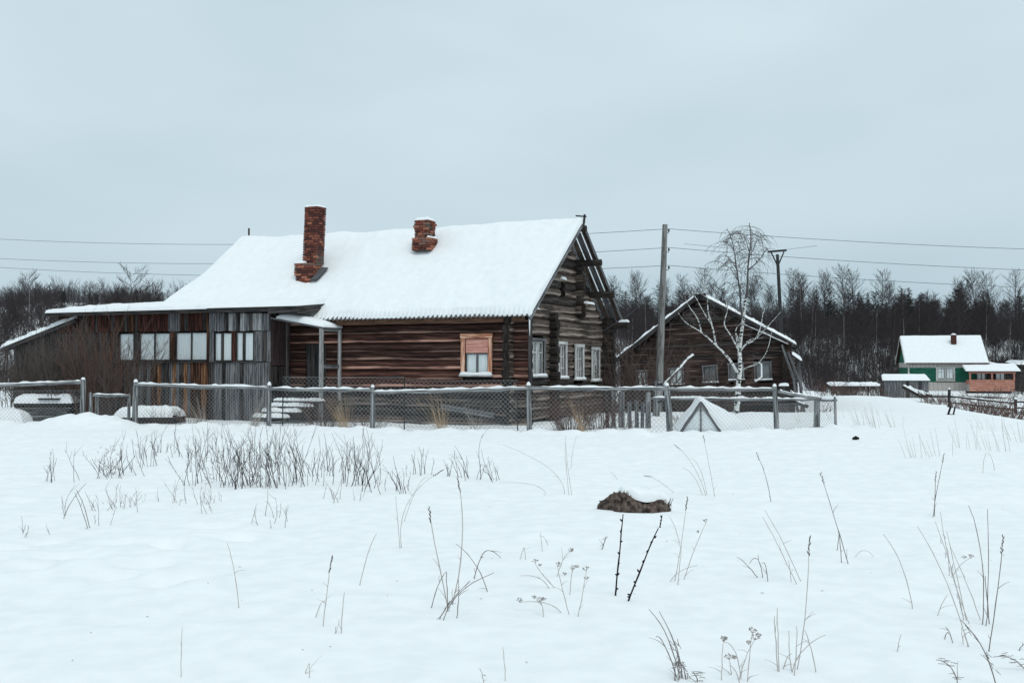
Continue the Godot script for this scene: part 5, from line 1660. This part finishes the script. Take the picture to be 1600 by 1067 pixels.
	weed("dry_stalks", "three tall upright stalks with a dark seed head near the right edge", "weeds", [[1544, 1018, 1560, 920, 1567, 848, 1], [1540, 978, 1545, 920, 1544, 795, 0], [1535, 976, 1536, 880, 1515, 790, 0], [1548, 975, 1542, 920, 1540, 900, 0]], 0.0032, "weed_dark")
	weed("dry_stalks", "thick leaning dark seed spike at the bottom right corner", "weeds", [[1560, 1072, 1540, 1020, 1502, 968, 2]], 0.0036, "weed_dark")
	weed("dry_stalks", "low drooping seed spike at the bottom edge right of the open snow", "weeds", [[1500, 1070, 1488, 1045, 1464, 1031, 2]], 0.003, "weed_dark")
	weed("dry_stalks", "drooping seed spike at the right edge near the bottom", "weeds", [[1610, 1045, 1585, 1030, 1552, 1027, 2], [1588, 1018, 1596, 1012, 1604, 1006, 0]], 0.003, "weed_dark")
	weed("dry_stalks", "small folded blade left of the thick dark spike", "weeds", [[1494, 1005, 1485, 990, 1478, 980, 0], [1474, 1000, 1480, 990, 1484, 992, 0]], 0.0028, "weed_dark")
	weed("dry_stalks", "bent inverted V of grass far out on the right snow", "weeds", [[1537, 740, 1538, 720, 1543, 708, 0], [1556, 735, 1550, 715, 1543, 708, 0]], 0.004, "straw_pale")
	weed("dry_stalks", "pale stalks at the bottom edge in the middle", "weeds", [[791, 1064, 788, 1035, 785, 1010, 0], [757, 1066, 753, 1052, 748, 1045, 0]], 0.0022, "straw_pale")
	# bits of chaff and broken stalk tips lying on the snow
	var bits := Shape.new()
	for k in 50:
		var c := spot(f(30, 1570), f(690, 1060)) + Vector3.UP * 0.004
		var d := Vector3(f(-1, 1), f(0.0, 0.25), f(-1, 1)).normalized() * f(0.01, 0.03)
		bits.tube(PackedVector3Array([c, c + d * 0.5, c + d]), PackedFloat32Array([0.001, 0.0022, 0.0008]), 3, false)
	var ch := part(self, "chaff", bits, mat.weed_dark)
	tag(ch, "specks of chaff scattered on the snow", "chaff")
	ch.set_meta("kind", "stuff")
	# far thin grass on the right field
	var gi := 0
	for q in [[1345, 665, 12, 0.7], [1368, 668, 10, 0.75], [1395, 668, 8, 0.6], [1310, 655, 8, 0.5], [1555, 705, 9, 0.8], [1430, 715, 6, 0.6], [1500, 700, 7, 0.7], [1465, 712, 6, 0.55], [1590, 690, 7, 0.6], [1250, 662, 5, 0.4], [1540, 670, 6, 0.5]]:
		var s := Shape.new()
		grass(s, Vector3.ZERO, q[2], q[3], 0.25, 0.35, 0.004, 0.01, Vector3(-0.25, 0, 0))
		part(thing("pale_grass_tuft", "sparse pale grass stalks far out on the right snow field", "grass", spot(q[0], q[1]), 0, "pale grass tufts on the right field"), "stalks", s, mat.straw_pale)
		gi += 1

	# yard plants between fence and houses: [px, depth, label, category, kind, n, h]
	var yd := [
		[540, 29.4, "thick golden tuft of dry grass leaning left between the porch steps and the fence post", "grass", "straw", 46, 1.05],
		[690, 28.9, "tall golden dry grass tuft against the netting below the red window", "grass", "straw", 44, 1.1],
		[912, 28.4, "single golden dry grass tuft at the foot of the gable", "grass", "straw", 26, 0.95],
		[395, 30.2, "long dry grass stems leaning against the fence post before the grey bay", "grass", "straw_pale", 34, 1.1],
		[315, 31.0, "thin dry grass tuft behind the netting below the veranda corner", "grass", "straw_pale", 18, 1.0],
		[745, 28.8, "sparse dry grass behind the netting right of the tall golden tuft", "grass", "straw_pale", 14, 0.8],
	]
	for q in yd:
		var p := dep(q[0], 660, q[1])
		p.y = gh(p.x, p.z)
		var s := Shape.new()
		grass(s, Vector3.ZERO, q[5], q[6], 0.32, 0.16, 0.0055, 0.035, Vector3(-0.22 if q[0] != 395 else 0.35, 0, 0))
		part(thing("dry_grass_tuft", q[2], q[3], p), "blades", s, mat[q[4]])
	var sh := [
		[60, 33.6, "tall dense thicket of grey brown twigs at the left end of the annex", 120, 2.5, "twig_grey", 5],
		[105, 33.4, "tall dense twig thicket in front of the lean-to roof", 130, 2.9, "twig_grey", 5],
		[150, 33.2, "reddish bare bush with long leaning stems in front of the annex wall", 60, 3.2, "twig_red", 5],
		[185, 33.2, "thin bare bush overlapping the leftmost veranda window", 44, 2.7, "twig_grey", 5],
		[20, 34.5, "snow-flecked tangle of bare twigs at the left edge behind the fence", 30, 2.0, "twig", 4],
		[250, 32.0, "low brown brush pile below the veranda behind the netting", 50, 0.7, "twig_red", 3],
		[300, 31.6, "low dark brush left of the grey bay behind the netting", 45, 0.7, "twig", 3],
		[505, 30.4, "round reddish brown bush beside the porch steps", 90, 1.05, "twig_red", 4],
		[575, 29.6, "low brown brush behind the second fence post from the steps", 40, 0.8, "twig_red", 3],
		[890, 28.9, "wide reddish twig bush in front of the gable windows", 110, 1.2, "twig_red", 4],
		[935, 29.4, "reddish twig bush by the far corner of the gable", 80, 1.1, "twig_red", 4],
		[970, 28.8, "low fallen brush beside the pickets", 30, 0.5, "twig", 3],
		[1075, 30.5, "low dark brush behind the leaning post left of the cold frame", 40, 0.5, "twig_red", 3],
	]
	for q in sh:
		var p := dep(q[0], 660, q[1])
		p.y = gh(p.x, p.z)
		var s := Shape.new()
		shrub(s, Vector3.ZERO, q[3], q[4], 0.34 if q[4] > 1.5 else 0.8, 0.6 if q[4] > 1.5 else 0.4, 0.012 if q[4] > 1.5 else 0.0065, q[6], 0.02, 0.15)
		part(thing("bare_bush", q[2], "bush", p), "stems", s, mat[q[5]])
	# bare apple-like tree left of the second house
	var br := [
		[1012, 41.0, "spreading bare brown tree in front of the left half of the small log house", 26, 3.4, 0.017],
		[1066, 42.0, "bare brown thicket before the middle windows of the small log house", 30, 2.9, 0.013],
		[972, 38.0, "bare twiggy tree between the gable and the small log house", 26, 3.0, 0.013],
		[1130, 43.0, "thin bare sapling clump behind the birch at the small log house", 14, 2.6, 0.011],
	]
	for q in br:
		var p := dep(q[0], 640, q[1])
		p.y = gh(p.x, p.z)
		var s := Shape.new()
		shrub(s, Vector3.ZERO, q[3], q[4], 0.75, 0.2, q[5], 6, 0.01, 0.17)
		shrub(s, Vector3.ZERO, q[3], q[4] * 0.6, 1.2, 0.2, q[5] * 0.7, 5, 0.015, 0.2)
		part(thing("bare_tree", q[2], "tree", p), "branches", s, mat.twig)
	# snowy bough
	var t := thing("snowy_bough", "slanting bough thick with snow before the left window of the small log house", "branch")
	var s := Shape.new()
	var bp := PackedVector3Array([dep(1036, 604, 39), dep(1048, 590, 39), dep(1062, 577, 39), dep(1073, 563, 39.2), dep(1084, 555, 39.4)])
	s.tube(bp, PackedFloat32Array([0.05, 0.045, 0.04, 0.03, 0.02]), 7)
	part(t, "bough", s, mat.twig)
	for k in 4:
		part(t, "snow_cap", snow_line(bp[k] + Vector3(0, 0.03, 0.02), bp[k + 1] + Vector3(0, 0.02, 0.02), 0.10, 0.07), mat.snow)
	# brush before the cottage
	var bi := 0
	var brush_labels := ["brown brush heap just right of the snowy log pile", "low brush between the log pile and the far rail fence post", "brush behind the first post of the far rail fence", "reddish brush under the middle of the far rail fence", "dense brush under the rails near the right edge", "dark brush at the right edge in front of the far rails", "small sprawling twigs in the snow before the far rail fence", "tall thin brush under the left end of the low lean-to", "tall thin brush under the middle of the low lean-to", "tall thin brush left of the grey shed", "tall bare twigs before the coral porch", "bare twigs between the grey shed and the coral porch", "low brush on the snow crest right of the small log house", "twigs by the fallen beams at the small log house", "sparse brush on the snow crest below the low lean-to"]
	for q in [[1462, 614, 70, 60, 0.9], [1480, 618, 66, 50, 0.8], [1512, 636, 50, 60, 0.8], [1545, 642, 46, 70, 0.8], [1575, 645, 44, 70, 0.9], [1600, 648, 42, 70, 0.9], [1528, 652, 43, 40, 0.6], [1300, 612, 86, 50, 1.5], [1330, 612, 86, 50, 1.5], [1360, 612, 84, 50, 1.6], [1560, 618, 75, 40, 1.8], [1535, 608, 84, 30, 1.6], [1290, 608, 60, 30, 0.8], [1262, 630, 42, 26, 0.5], [1320, 614, 70, 30, 0.7]]:
		var p := dep(q[0], q[1], q[2])
		p.y = gh(p.x, p.z)
		var b := Shape.new()
		shrub(b, Vector3.ZERO, q[3], q[4], 0.9, 0.9, 0.012, 4, 0.02, 0.22)
		part(thing("brush_clump", brush_labels[bi], "brush", p), "stems", b, mat.twig_red if bi % 2 else mat.twig)
		bi += 1


# ------------------------------------------------------------------ the birch
func z8(x: float, y: float, d: float) -> Vector3:
	return dep(1000 + x * 0.2905, 330 + y * 0.2905, d)

func birch() -> void:
	var root := Vector3(7.85, -0.05, -38)
	var o := thing("birch_tree", "slender white birch with drooping twigs and low fork before the small log house", "tree", root)
	var lines := [
		[0.105, 0.014, [[518, 1095, 0], [527, 1000, 0], [530, 930, 0], [541, 850, 0], [538, 770, 0], [538, 735, 0], [549, 640, 0], [560, 560, 0], [566, 490, 0.05], [578, 430, 0.1], [581, 360, 0.1], [583, 300, 0.1], [590, 230, 0.1], [599, 150, 0.1], [590, 62, 0.1]]],
		[0.045, 0.010, [[556, 580, 0], [543, 520, -0.15], [541, 450, -0.25], [530, 370, -0.35], [520, 300, -0.4], [506, 200, -0.4], [490, 140, -0.45], [468, 92, -0.5]]],
		[0.055, 0.010, [[524, 865, 0], [480, 795, 0.3], [412, 722, 0.6], [330, 650, 0.8], [250, 600, 1.0], [208, 548, 1.1]]],
		[0.034, 0.008, [[412, 722, 0.6], [388, 610, 0.7], [368, 540, 0.7], [363, 465, 0.8], [340, 380, 0.8], [300, 300, 0.9]]],
		[0.026, 0.006, [[330, 650, 0.8], [312, 580, 0.9], [262, 506, 0.9], [235, 440, 1.0]]],
		[0.022, 0.006, [[388, 610, 0.7], [342, 540, 0.8], [304, 470, 0.9], [250, 380, 1.0]]],
		[0.034, 0.010, [[532, 745, 0], [490, 668, 0.4], [455, 606, 0.5], [472, 530, 0.6], [460, 470, 0.6]]],
		[0.030, 0.020, [[533, 740, 0], [521, 690, 0.25], [517, 655, 0.3]]],
		[0.026, 0.008, [[536, 700, 0], [515, 640, 0.3], [560, 590, 0.4]]],
		[0.036, 0.006, [[543, 750, 0], [570, 715, 0.2], [620, 690, 0.4], [648, 630, 0.5], [664, 545, 0.5], [685, 490, 0.6]]],
		[0.022, 0.006, [[620, 690, 0.4], [690, 618, 0.6], [760, 540, 0.7]]],
		[0.022, 0.008, [[575, 705, 0.2], [610, 685, 0.3], [665, 682, 0.4]]],
		[0.026, 0.007, [[544, 855, 0], [600, 832, 0.5], [640, 815, 0.7], [686, 748, 0.9], [712, 640, 1.0]]],
		[0.024, 0.005, [[580, 320, 0.1], [620, 285, 0.1], [660, 240, 0], [690, 200, 0], [728, 205, -0.1]]],
		[0.018, 0.005, [[583, 262, 0.1], [605, 215, 0.3], [640, 150, 0.5], [670, 135, 0.6]]],
		[0.018, 0.005, [[588, 215, 0.1], [570, 150, -0.2], [545, 110, -0.4], [528, 120, -0.5]]],
		[0.016, 0.004, [[522, 310, -0.4], [480, 250, -0.6], [450, 230, -0.8]]],
		[0.016, 0.004, [[508, 210, -0.4], [470, 170, -0.2], [430, 160, 0]]],
		[0.018, 0.004, [[532, 380, -0.3], [490, 310, -0.1], [455, 290, 0.1], [440, 300, 0.2]]],
		[0.014, 0.004, [[570, 470, 0.05], [600, 400, 0.4], [612, 330, 0.6]]],
		[0.014, 0.004, [[542, 470, -0.2], [500, 400, -0.5], [480, 380, -0.6]]],
	]
	var twigs := Shape.new()
	for k in lines.size():
		var q = lines[k]
		var pts := PackedVector3Array()
		for c in q[2]:
			pts.append(z8(c[0], c[1], 38.0 - c[2]) - root)
		# rounded through the given points
		var cv := Curve3D.new()
		for i in pts.size():
			var tan := (pts[mini(i + 1, pts.size() - 1)] - pts[maxi(i - 1, 0)]) / 6.0
			cv.add_point(pts[i], -tan, tan)
		var n := maxi(6, int(cv.get_baked_length() / 0.14))
		var ps := PackedVector3Array()
		var rs := PackedFloat32Array()
		for i in n + 1:
			var t := float(i) / n
			ps.append(cv.sample_baked(t * cv.get_baked_length(), true) + Vector3(f(-1, 1), 0, f(-1, 1)) * 0.006)
			rs.append(lerpf(q[0], q[1], pow(t, 0.8)) * f(0.94, 1.07))
		var s := Shape.new()
		if k == 0:      # the upper stem is darker
			var cut := int(n * 0.62)
			var hi := Shape.new()
			hi.tube(ps.slice(cut), rs.slice(cut), 7, false)
			part(o, "upper_stem", hi, mat.birch_dark)
			s.tube(ps.slice(0, cut + 1), rs.slice(0, cut + 1), 9, true, uo())
		else:
			s.tube(ps, rs, 9, true, uo())
		var bark: Material = mat.birch_bark
		if q[0] < 0.0255 and k > 12: bark = mat.birch_twig
		if k == 1: bark = mat.birch_dark
		part(o, "trunk" if k == 0 else "branch", s, bark)
		# fine drooping twigs
		var from := 0.55 if k == 0 else 0.3
		for j in int(n * (1.5 if k < 2 or k > 12 else 0.7)):
			var t := f(from, 1.0)
			var b := ps[int(t * n)]
			var a := f(0, TAU)
			var high: bool = b.y > 3.3
			var d := Vector3(cos(a), f(0.2, 1.0), sin(a))
			var tw := curve_stem(twigs, b, d, f(0.4, 1.1) if high else f(0.2, 0.6), 0.007, 0.0038, 0.24 if high else 0.05, 0.14, 7, 3)
			for m in 2:
				var c := tw[2 + m * 2]
				curve_stem(twigs, c, (tw[3 + m * 2] - c).normalized() + Vector3(f(-0.7, 0.7), f(-0.2, 0.4), f(-0.7, 0.7)), f(0.2, 0.6), 0.0052, 0.0035, 0.3 if high else 0.05, 0.12, 5, 3)
	part(o, "twigs", twigs, mat.birch_twig)
	# a bent twig loaded with snow
	var e := z8(655, 822, 37.2) - root
	var e1 := z8(656, 890, 37.2) - root
	var e2 := z8(622, 916, 37.2) - root
	var s2 := Shape.new()
	s2.tube(PackedVector3Array([z8(640, 815, 37.3) - root, e, e1, e2]), PackedFloat32Array([0.02, 0.026, 0.032, 0.022]), 7)
	part(o, "snowy_twig", s2, mat.snow)


# ------------------------------------------------------------------ the woods
func bare_tree_meshes(sd: int, h: float, kind: int) -> Array:
	rng.seed = sd
	var wood_ := Shape.new()
	var tw := Shape.new()
	var tr := curve_stem(wood_, Vector3(0, -0.4, 0), Vector3(f(-0.05, 0.05), 1, f(-0.05, 0.05)), h, 0.10 * h / 10.0, 0.015, 0.0, 0.035, 10, 6)
	var from := [0.42, 0.25, 0.55][kind] as float
	for k in 34:
		var t := lerpf(from, 0.98, float(k) / 33.0)
		var i := mini(int(t * 10), 9)
		var b := tr[i].lerp(tr[i + 1], fmod(t * 10, 1.0))
		var a := k * 2.4 + f(-0.4, 0.4)
		var up: float = [0.9, 0.55, 1.3][kind]
		var L := h * (0.24 * (1.15 - t) + 0.06) * f(0.7, 1.25) * ([1.0, 1.1, 1.25][kind] as float)
		var p1 := curve_stem(tw, b, Vector3(cos(a), up, sin(a)), L, 0.028 * (1.2 - t * 0.7), 0.010, -0.02, 0.12, 5, 4)
		for m in 6:
			var c := p1[mini(1 + m % 5, 4)].lerp(p1[mini(2 + m % 5, 5)], f(0, 1))
			var d := (p1[5] - p1[2]).normalized() + Vector3(f(-1, 1), f(-0.1, 0.9), f(-1, 1)) * 0.8
			var p2 := curve_stem(tw, c, d, L * f(0.3, 0.6), 0.012, 0.007, -0.01, 0.15, 4, 3)
			for q in 4:
				var g := p2[1 + q % 4]
				curve_stem(tw, g, (p2[4] - p2[1]).normalized() + Vector3(f(-1, 1), f(-0.2, 0.9), f(-1, 1)) * 0.8, L * f(0.15, 0.35), 0.0085, 0.006, 0.0, 0.18, 2, 3)
	return [wood_, tw]

func conifer_meshes(sd: int, h: float, wide: float, pine: bool) -> Array:
	rng.seed = sd
	var wood_ := Shape.new()
	var nd := Shape.new()
	var tr := curve_stem(wood_, Vector3(0, -0.4, 0), Vector3(0, 1, 0), h, 0.13, 0.015, 0.0, 0.02, 8, 6)
	var n := 70
	for k in n:
		var t := lerpf(0.30 if pine else 0.10, 0.985, float(k) / (n - 1))
		var i := mini(int(t * 8), 7)
		var b := tr[i].lerp(tr[i + 1], fmod(t * 8, 1.0))
		var a := k * 2.4 + f(-0.5, 0.5)
		var L := wide * (1.04 - t) * f(0.6, 1.2) + 0.14
		if pine: L = wide * f(0.45, 1.0) * sqrt(maxf(1.02 - pow((t - 0.55) / 0.47, 2), 0.02))
		var dir := Vector3(cos(a), 0.35 if pine else -0.05, sin(a)).normalized()
		curve_stem(wood_, b, dir, L, 0.02, 0.006, -0.02 if pine else 0.0, 0.06, 3, 3)
		for m in int(10 + 14 * L):
			var q := f(0.15, 1.05)
			var p := b + dir * L * q + Vector3(f(-0.16, 0.16), f(-0.14, 0.12), f(-0.16, 0.16))
			var d := (dir * f(0.2, 1) + Vector3(f(-1, 1), f(-0.3, 0.9), f(-1, 1)) * 0.8).normalized()
			var w := d.cross(Vector3(f(-1, 1), f(-1, 1), f(-1, 1))).normalized() * f(0.025, 0.05)
			var e := p + d * f(0.16, 0.32)
			nd.flat([p - w, p + w, e], d.cross(w))
	return [wood_, nd]

# size of a nine-and-a-half metre tree whose top should reach this height in the photograph
func fit(x: float, d: float, y: float) -> float:
	return clampf((dep(800, y, d).y - gh(x, -d)) / 9.3, 0.25, 1.3)

func woods() -> void:
	var kinds := []
	for k in 7:
		var m := bare_tree_meshes(900 + k, [9.5, 10.5, 8.5, 11.0, 9.0, 7.0, 10.0][k], [0, 1, 2, 0, 2, 1, 0][k])
		kinds.append([m[0].mesh(mat.far_trunk if k != 3 else mat.pale_trunk), m[1].mesh(mat.far_twig)])
	var firs := []
	for k in 6:
		var m := conifer_meshes(950 + k, [8.5, 10.0, 7.5, 9.0, 8.0, 6.0][k], [1.7, 1.9, 1.5, 2.2, 2.1, 1.7][k], k in [3, 4, 5])
		firs.append([m[0].mesh(mat.far_trunk), m[1].mesh(mat.needles if k != 4 else mat.needles_brown)])
	rng.seed = 77
	var made := {}
	var plant := func(set_: Array, nm: String, k: int, p: Vector3, size: float, label: String, group: String):
		var key := "%s%d" % [nm, k]
		var o: Node3D
		if not made.has(key):
			o = thing(nm, label, "tree", p, f(0, 360), group)
			put(o, "trunk", set_[k][0])
			put(o, "crown", set_[k][1])
			o.scale = Vector3.ONE * size
			made[key] = o
		else:
			copy(made[key], p, f(0, 360), size, label, group)
	# bare trees on the slope, right of the log house
	for i in 190:
		var d := 108.0 + 62.0 * pow(float(i) / 190.0, 0.9) + f(-3, 3)
		var px := f(945, 1640)
		if px > 1385 and px < 1560 and d < 116: d += 12
		var x := (px - 800) / LENS * d
		var size := fit(x, d, f(460, 506))
		var where: String = ["just right of the log house", "behind the small log house", "right of the small log house", "behind the green cottage"][0 if px < 1000 else 1 if px < 1240 else 2 if px < 1395 else 3]
		var row: String = ["at the foot of the wooded slope", "halfway up the wooded slope", "near the crest of the slope"][0 if d < 124 else 1 if d < 146 else 2]
		var kk := rng.randi() % 7
		var lab := "%s %s %s" % ["pale-stemmed bare tree" if kk == 3 else "bare dark tree", row, where]
		plant.call(kinds, "bare_woodland_tree", kk, Vector3(x, gh(x, -d), -d), size, lab, lab)
	# evergreens on the crest
	for i in 130:
		var d := 158.0 + f(0, 34)
		var px := f(940, 1650)
		var x := (px - 800) / LENS * d
		var ew: String = ["just right of the log house", "above the small log house", "above the long low lean-to", "above the green cottage"][0 if px < 1000 else 1 if px < 1240 else 2 if px < 1395 else 3]
		var size := fit(x, d, f(452, 486) if px < 1440 else f(446, 478)) * 1.2
		plant.call(firs, "evergreen_tree", pick_from([3, 4, 5, 3, 5, 0, 2]), Vector3(x, gh(x, -d), -d), size, "dark evergreen on the wooded crest " + ew, "evergreens on the crest " + ew)
	# tall bare trees standing out above the crest
	for q in [[1212, 0.9], [1243, 1.12], [1262, 1.2], [1290, 1.22], [1320, 1.2], [1335, 1.08], [1378, 1.08], [1385, 0.95], [1512, 1.05], [1530, 1.15], [1552, 1.12], [1590, 1.08], [1000, 1.1], [1030, 1.0], [1075, 1.05], [1100, 1.15], [965, 1.0], [1180, 1.0]]:
		var d := 163.0 + f(-4, 6)
		var x: float = (q[0] - 800) / LENS * d
		var tl: String = "between the log house and the tall pole" if q[0] < 1040 else "behind the birch" if q[0] < 1200 else "right of the crossarm pole" if q[0] < 1270 else "above the long low lean-to" if q[0] < 1350 else "left of the green cottage" if q[0] < 1400 else "above the green cottage"
		plant.call(kinds, "tall_bare_tree", [0, 2, 4, 6][rng.randi() % 4], Vector3(x, gh(x, -d), -d), fit(x, d, 432.0 - (q[1] - 1.1) * 60.0) * 1.05, "tall bare tree standing above the crest " + tl, "tall bare trees " + tl)
	# left of the annex
	for i in 80:
		var d := 96.0 + 74.0 * pow(float(i) / 80.0, 0.8) + f(-3, 3)
		var px := f(-40, 345)
		var x := (px - 800) / LENS * d
		var size := fit(x, d, f(436, 490))
		var lw: String = ("low on the slope " if d < 125 else "high on the slope ") + ("at the left edge of the picture" if px < 60 else "above the lean-to and the annex roof" if px < 190 else "beside the left slope of the log house roof")
		plant.call(kinds, "bare_left_tree", rng.randi() % 7, Vector3(x, gh(x, -d), -d), size, "bare tree " + lw, "bare trees " + lw)
	for q in [[96, 0.62], [52, 0.7], [98, 0.55], [130, 0.68], [150, 0.72], [165, 0.7], [245, 0.66], [252, 0.6], [215, 0.58], [30, 0.62], [60, 0.55], [185, 0.5]]:
		var d := f(140, 160)
		var x: float = (q[0] - 800) / LENS * d
		plant.call(firs, "small_pine", 3 + rng.randi() % 3, Vector3(x, gh(x, -d), -d), fit(x, d, f(450, 470)) * 1.2, "small round-topped dark pine behind the annex roof", "small pines behind the annex")
	# undergrowth nobody could count
	var ug := Shape.new()
	shrub(ug, Vector3.ZERO, 26, 2.6, 0.55, 0.9, 0.018, 4, 0.0, 0.14)
	var mm := MultiMesh.new()
	mm.transform_format = MultiMesh.TRANSFORM_3D
	mm.mesh = ug.mesh(mat.far_twig)
	mm.instance_count = 1500
	for i in 1500:
		var d := f(104, 172)
		var left := rng.randf() < 0.28
		var px := f(-60, 360) if left else f(930, 1650)
		if px > 1385 and px < 1560 and d < 114: d += 12
		var x := (px - 800) / LENS * d
		mm.set_instance_transform(i, Transform3D(Basis(Vector3.UP, f(0, TAU)).scaled(Vector3(1, f(0.6, 1.5), 1) * f(0.7, 1.15)), Vector3(x, gh(x, -d), -d)))
	var mi := MultiMeshInstance3D.new()
	mi.multimesh = mm
	mi.name = "undergrowth"
	add_child(mi, true)
	tag(mi, "brown leafless undergrowth filling the wooded slopes", "undergrowth")
	mi.set_meta("kind", "stuff")
	# dense young trees on the crest, a dark mass behind the trunks
	var mc := MultiMesh.new()
	mc.transform_format = MultiMesh.TRANSFORM_3D
	mc.mesh = kinds[5][1]
	mc.instance_count = 300
	for i in 300:
		var left := rng.randf() < 0.2
		var d := f(150, 205)
		var px := f(-60, 360) if left else f(930, 1660)
		var x := (px - 800) / LENS * d
		mc.set_instance_transform(i, Transform3D(Basis(Vector3.UP, f(0, TAU)).scaled(Vector3.ONE * fit(x, d, f(472, 508) if not left else f(470, 490)) * 1.5), Vector3(x, gh(x, -d) - 0.8, -d)))
	var mj := MultiMeshInstance3D.new()
	mj.multimesh = mc
	mj.name = "young_thicket"
	add_child(mj, true)
	tag(mj, "dense thicket of young leafless trees massed along the crest", "thicket")
	mj.set_meta("kind", "stuff")


# ------------------------------------------------------------------ ground and start
func lines(a: float, b: float, fine_a: float, fine_b: float, step: float, grow: float) -> PackedFloat32Array:
	var r := PackedFloat32Array()
	var low := []
	var x := fine_a
	var s := step
	while x > a:
		s *= grow
		x -= s
		low.append(x)
	low.reverse()
	for q in low: r.append(q)
	x = fine_a
	while x < fine_b:
		r.append(x)
		x += step
	s = step
	while x < b:
		r.append(x)
		s *= grow
		x += s
	r.append(x)
	return r

func snow_ground() -> void:
	var xs := lines(-420, 420, -13.5, 11.0, 0.115, 1.10)
	var zs := lines(-460, 60, -33.0, -4.5, 0.10, 1.07)
	var ps := PackedVector3Array()
	for x in xs:
		for z in zs:
			ps.append(Vector3(x, gh(x, z), z))
	var s := Shape.new()
	s.grid(ps, xs.size(), zs.size(), Vector3.UP)
	var g := part(self, "snow_field", s, mat.snow)
	g.set_meta("kind", "structure")
	tag(g, "snow-covered ground of the field, yard and hill", "snow")

func winter_sky() -> Texture2D:
	var W := 1024
	var H := 512
	var im := Image.create(W, H, false, Image.FORMAT_RGBF)
	var q := FastNoiseLite.new()
	q.seed = 4
	q.frequency = 1.0
	q.fractal_octaves = 4
	for y in H:
		var el := (0.5 - (y + 0.5) / H) * PI
		var deg := rad_to_deg(el)
		for x in W:
			var az := (x + 0.5) / W * TAU
			var c: Color
			if deg < 0:
				c = Color(0.50, 0.58, 0.62)
			else:
				var t := smoothstep(-2.0, 9.0, deg)
				c = SKY_LOW.lerp(SKY_MID, t).lerp(SKY_TOP, smoothstep(25.0, 80.0, deg))
				var d := Vector3(cos(az) * cos(el), sin(el) * 2.6, sin(az) * cos(el))
				var n := q.get_noise_3d(d.x * 1.6, d.y * 1.9, d.z * 1.6)
				c = c * (1.0 + 0.13 * n)
				var off := absf(wrapf(az - PI, -PI, PI))
				c = c * (0.86 + 0.10 * exp(-off * off / 0.18))
				c = Color(c.r * (1.0 + 0.05 * n), c.g, c.b)
			im.set_pixel(x, y, c)
	return ImageTexture.create_from_image(im)

const SKY_LOW := Color(0.49, 0.645, 0.735)
const SKY_MID := Color(0.70, 0.855, 0.935)
const SKY_TOP := Color(0.80, 0.945, 1.01)

func _ready() -> void:
	rng.seed = 20240117
	na.seed = 3
	na.frequency = 0.05
	na.fractal_octaves = 3
	nb.seed = 8
	nb.frequency = 0.03
	nb.fractal_octaves = 2

	var cam := Camera3D.new()
	cam.name = "camera"
	cam.position = EYE
	cam.rotation_degrees = Vector3(PITCH, 0, 0)
	cam.fov = rad_to_deg(2.0 * atan(533.5 / LENS))
	cam.near = 0.1
	cam.far = 1200.0
	add_child(cam)
	cam.current = true

	var env := Environment.new()
	env.background_mode = Environment.BG_SKY
	var pano := PanoramaSkyMaterial.new()
	pano.panorama = winter_sky()
	var sky := Sky.new()
	sky.sky_material = pano
	env.sky = sky
	env.tonemap_mode = Environment.TONE_MAPPER_LINEAR
	env.tonemap_exposure = 1.0
	env.ssao_enabled = true
	env.ssil_enabled = true
	env.sdfgi_enabled = true
	var we := WorldEnvironment.new()
	we.name = "sky"
	we.environment = env
	add_child(we)

	var sun := DirectionalLight3D.new()
	sun.name = "overcast_sun"
	sun.rotation_degrees = Vector3(-58, 24, 0)
	sun.light_energy = 0.34
	sun.light_color = Color(1.0, 0.985, 0.96)
	sun.light_angular_distance = 30.0
	sun.shadow_enabled = true
	add_child(sun)

	make_materials()
	# old footprints in the snow, seen at these pixels
	for q in [[255, 852, 0.05], [283, 858, 0.045], [130, 876, 0.05], [20, 858, 0.06], [331, 826, 0.05], [376, 841, 0.06], [178, 905, 0.04], [296, 906, 0.045], [70, 846, 0.04], [100, 872, 0.04], [230, 885, 0.04], [50, 890, 0.04], [190, 850, 0.04], [250, 915, 0.03], [1018, 683, 0.06], [830, 690, 0.06], [1050, 690, 0.05], [800, 705, 0.05]]:
		var g := dep(q[0], q[1], 1.0) - EYE
		dents.append(Vector3(g.x * (-EYE.y / g.y), q[2], -(-EYE.y / g.y)))
	snow_ground()
	old_house()
	annex()
	second_house()
	green_cottage()
	yard()
	pole_and_wires()
	birch()
	field_plants()
	woods()
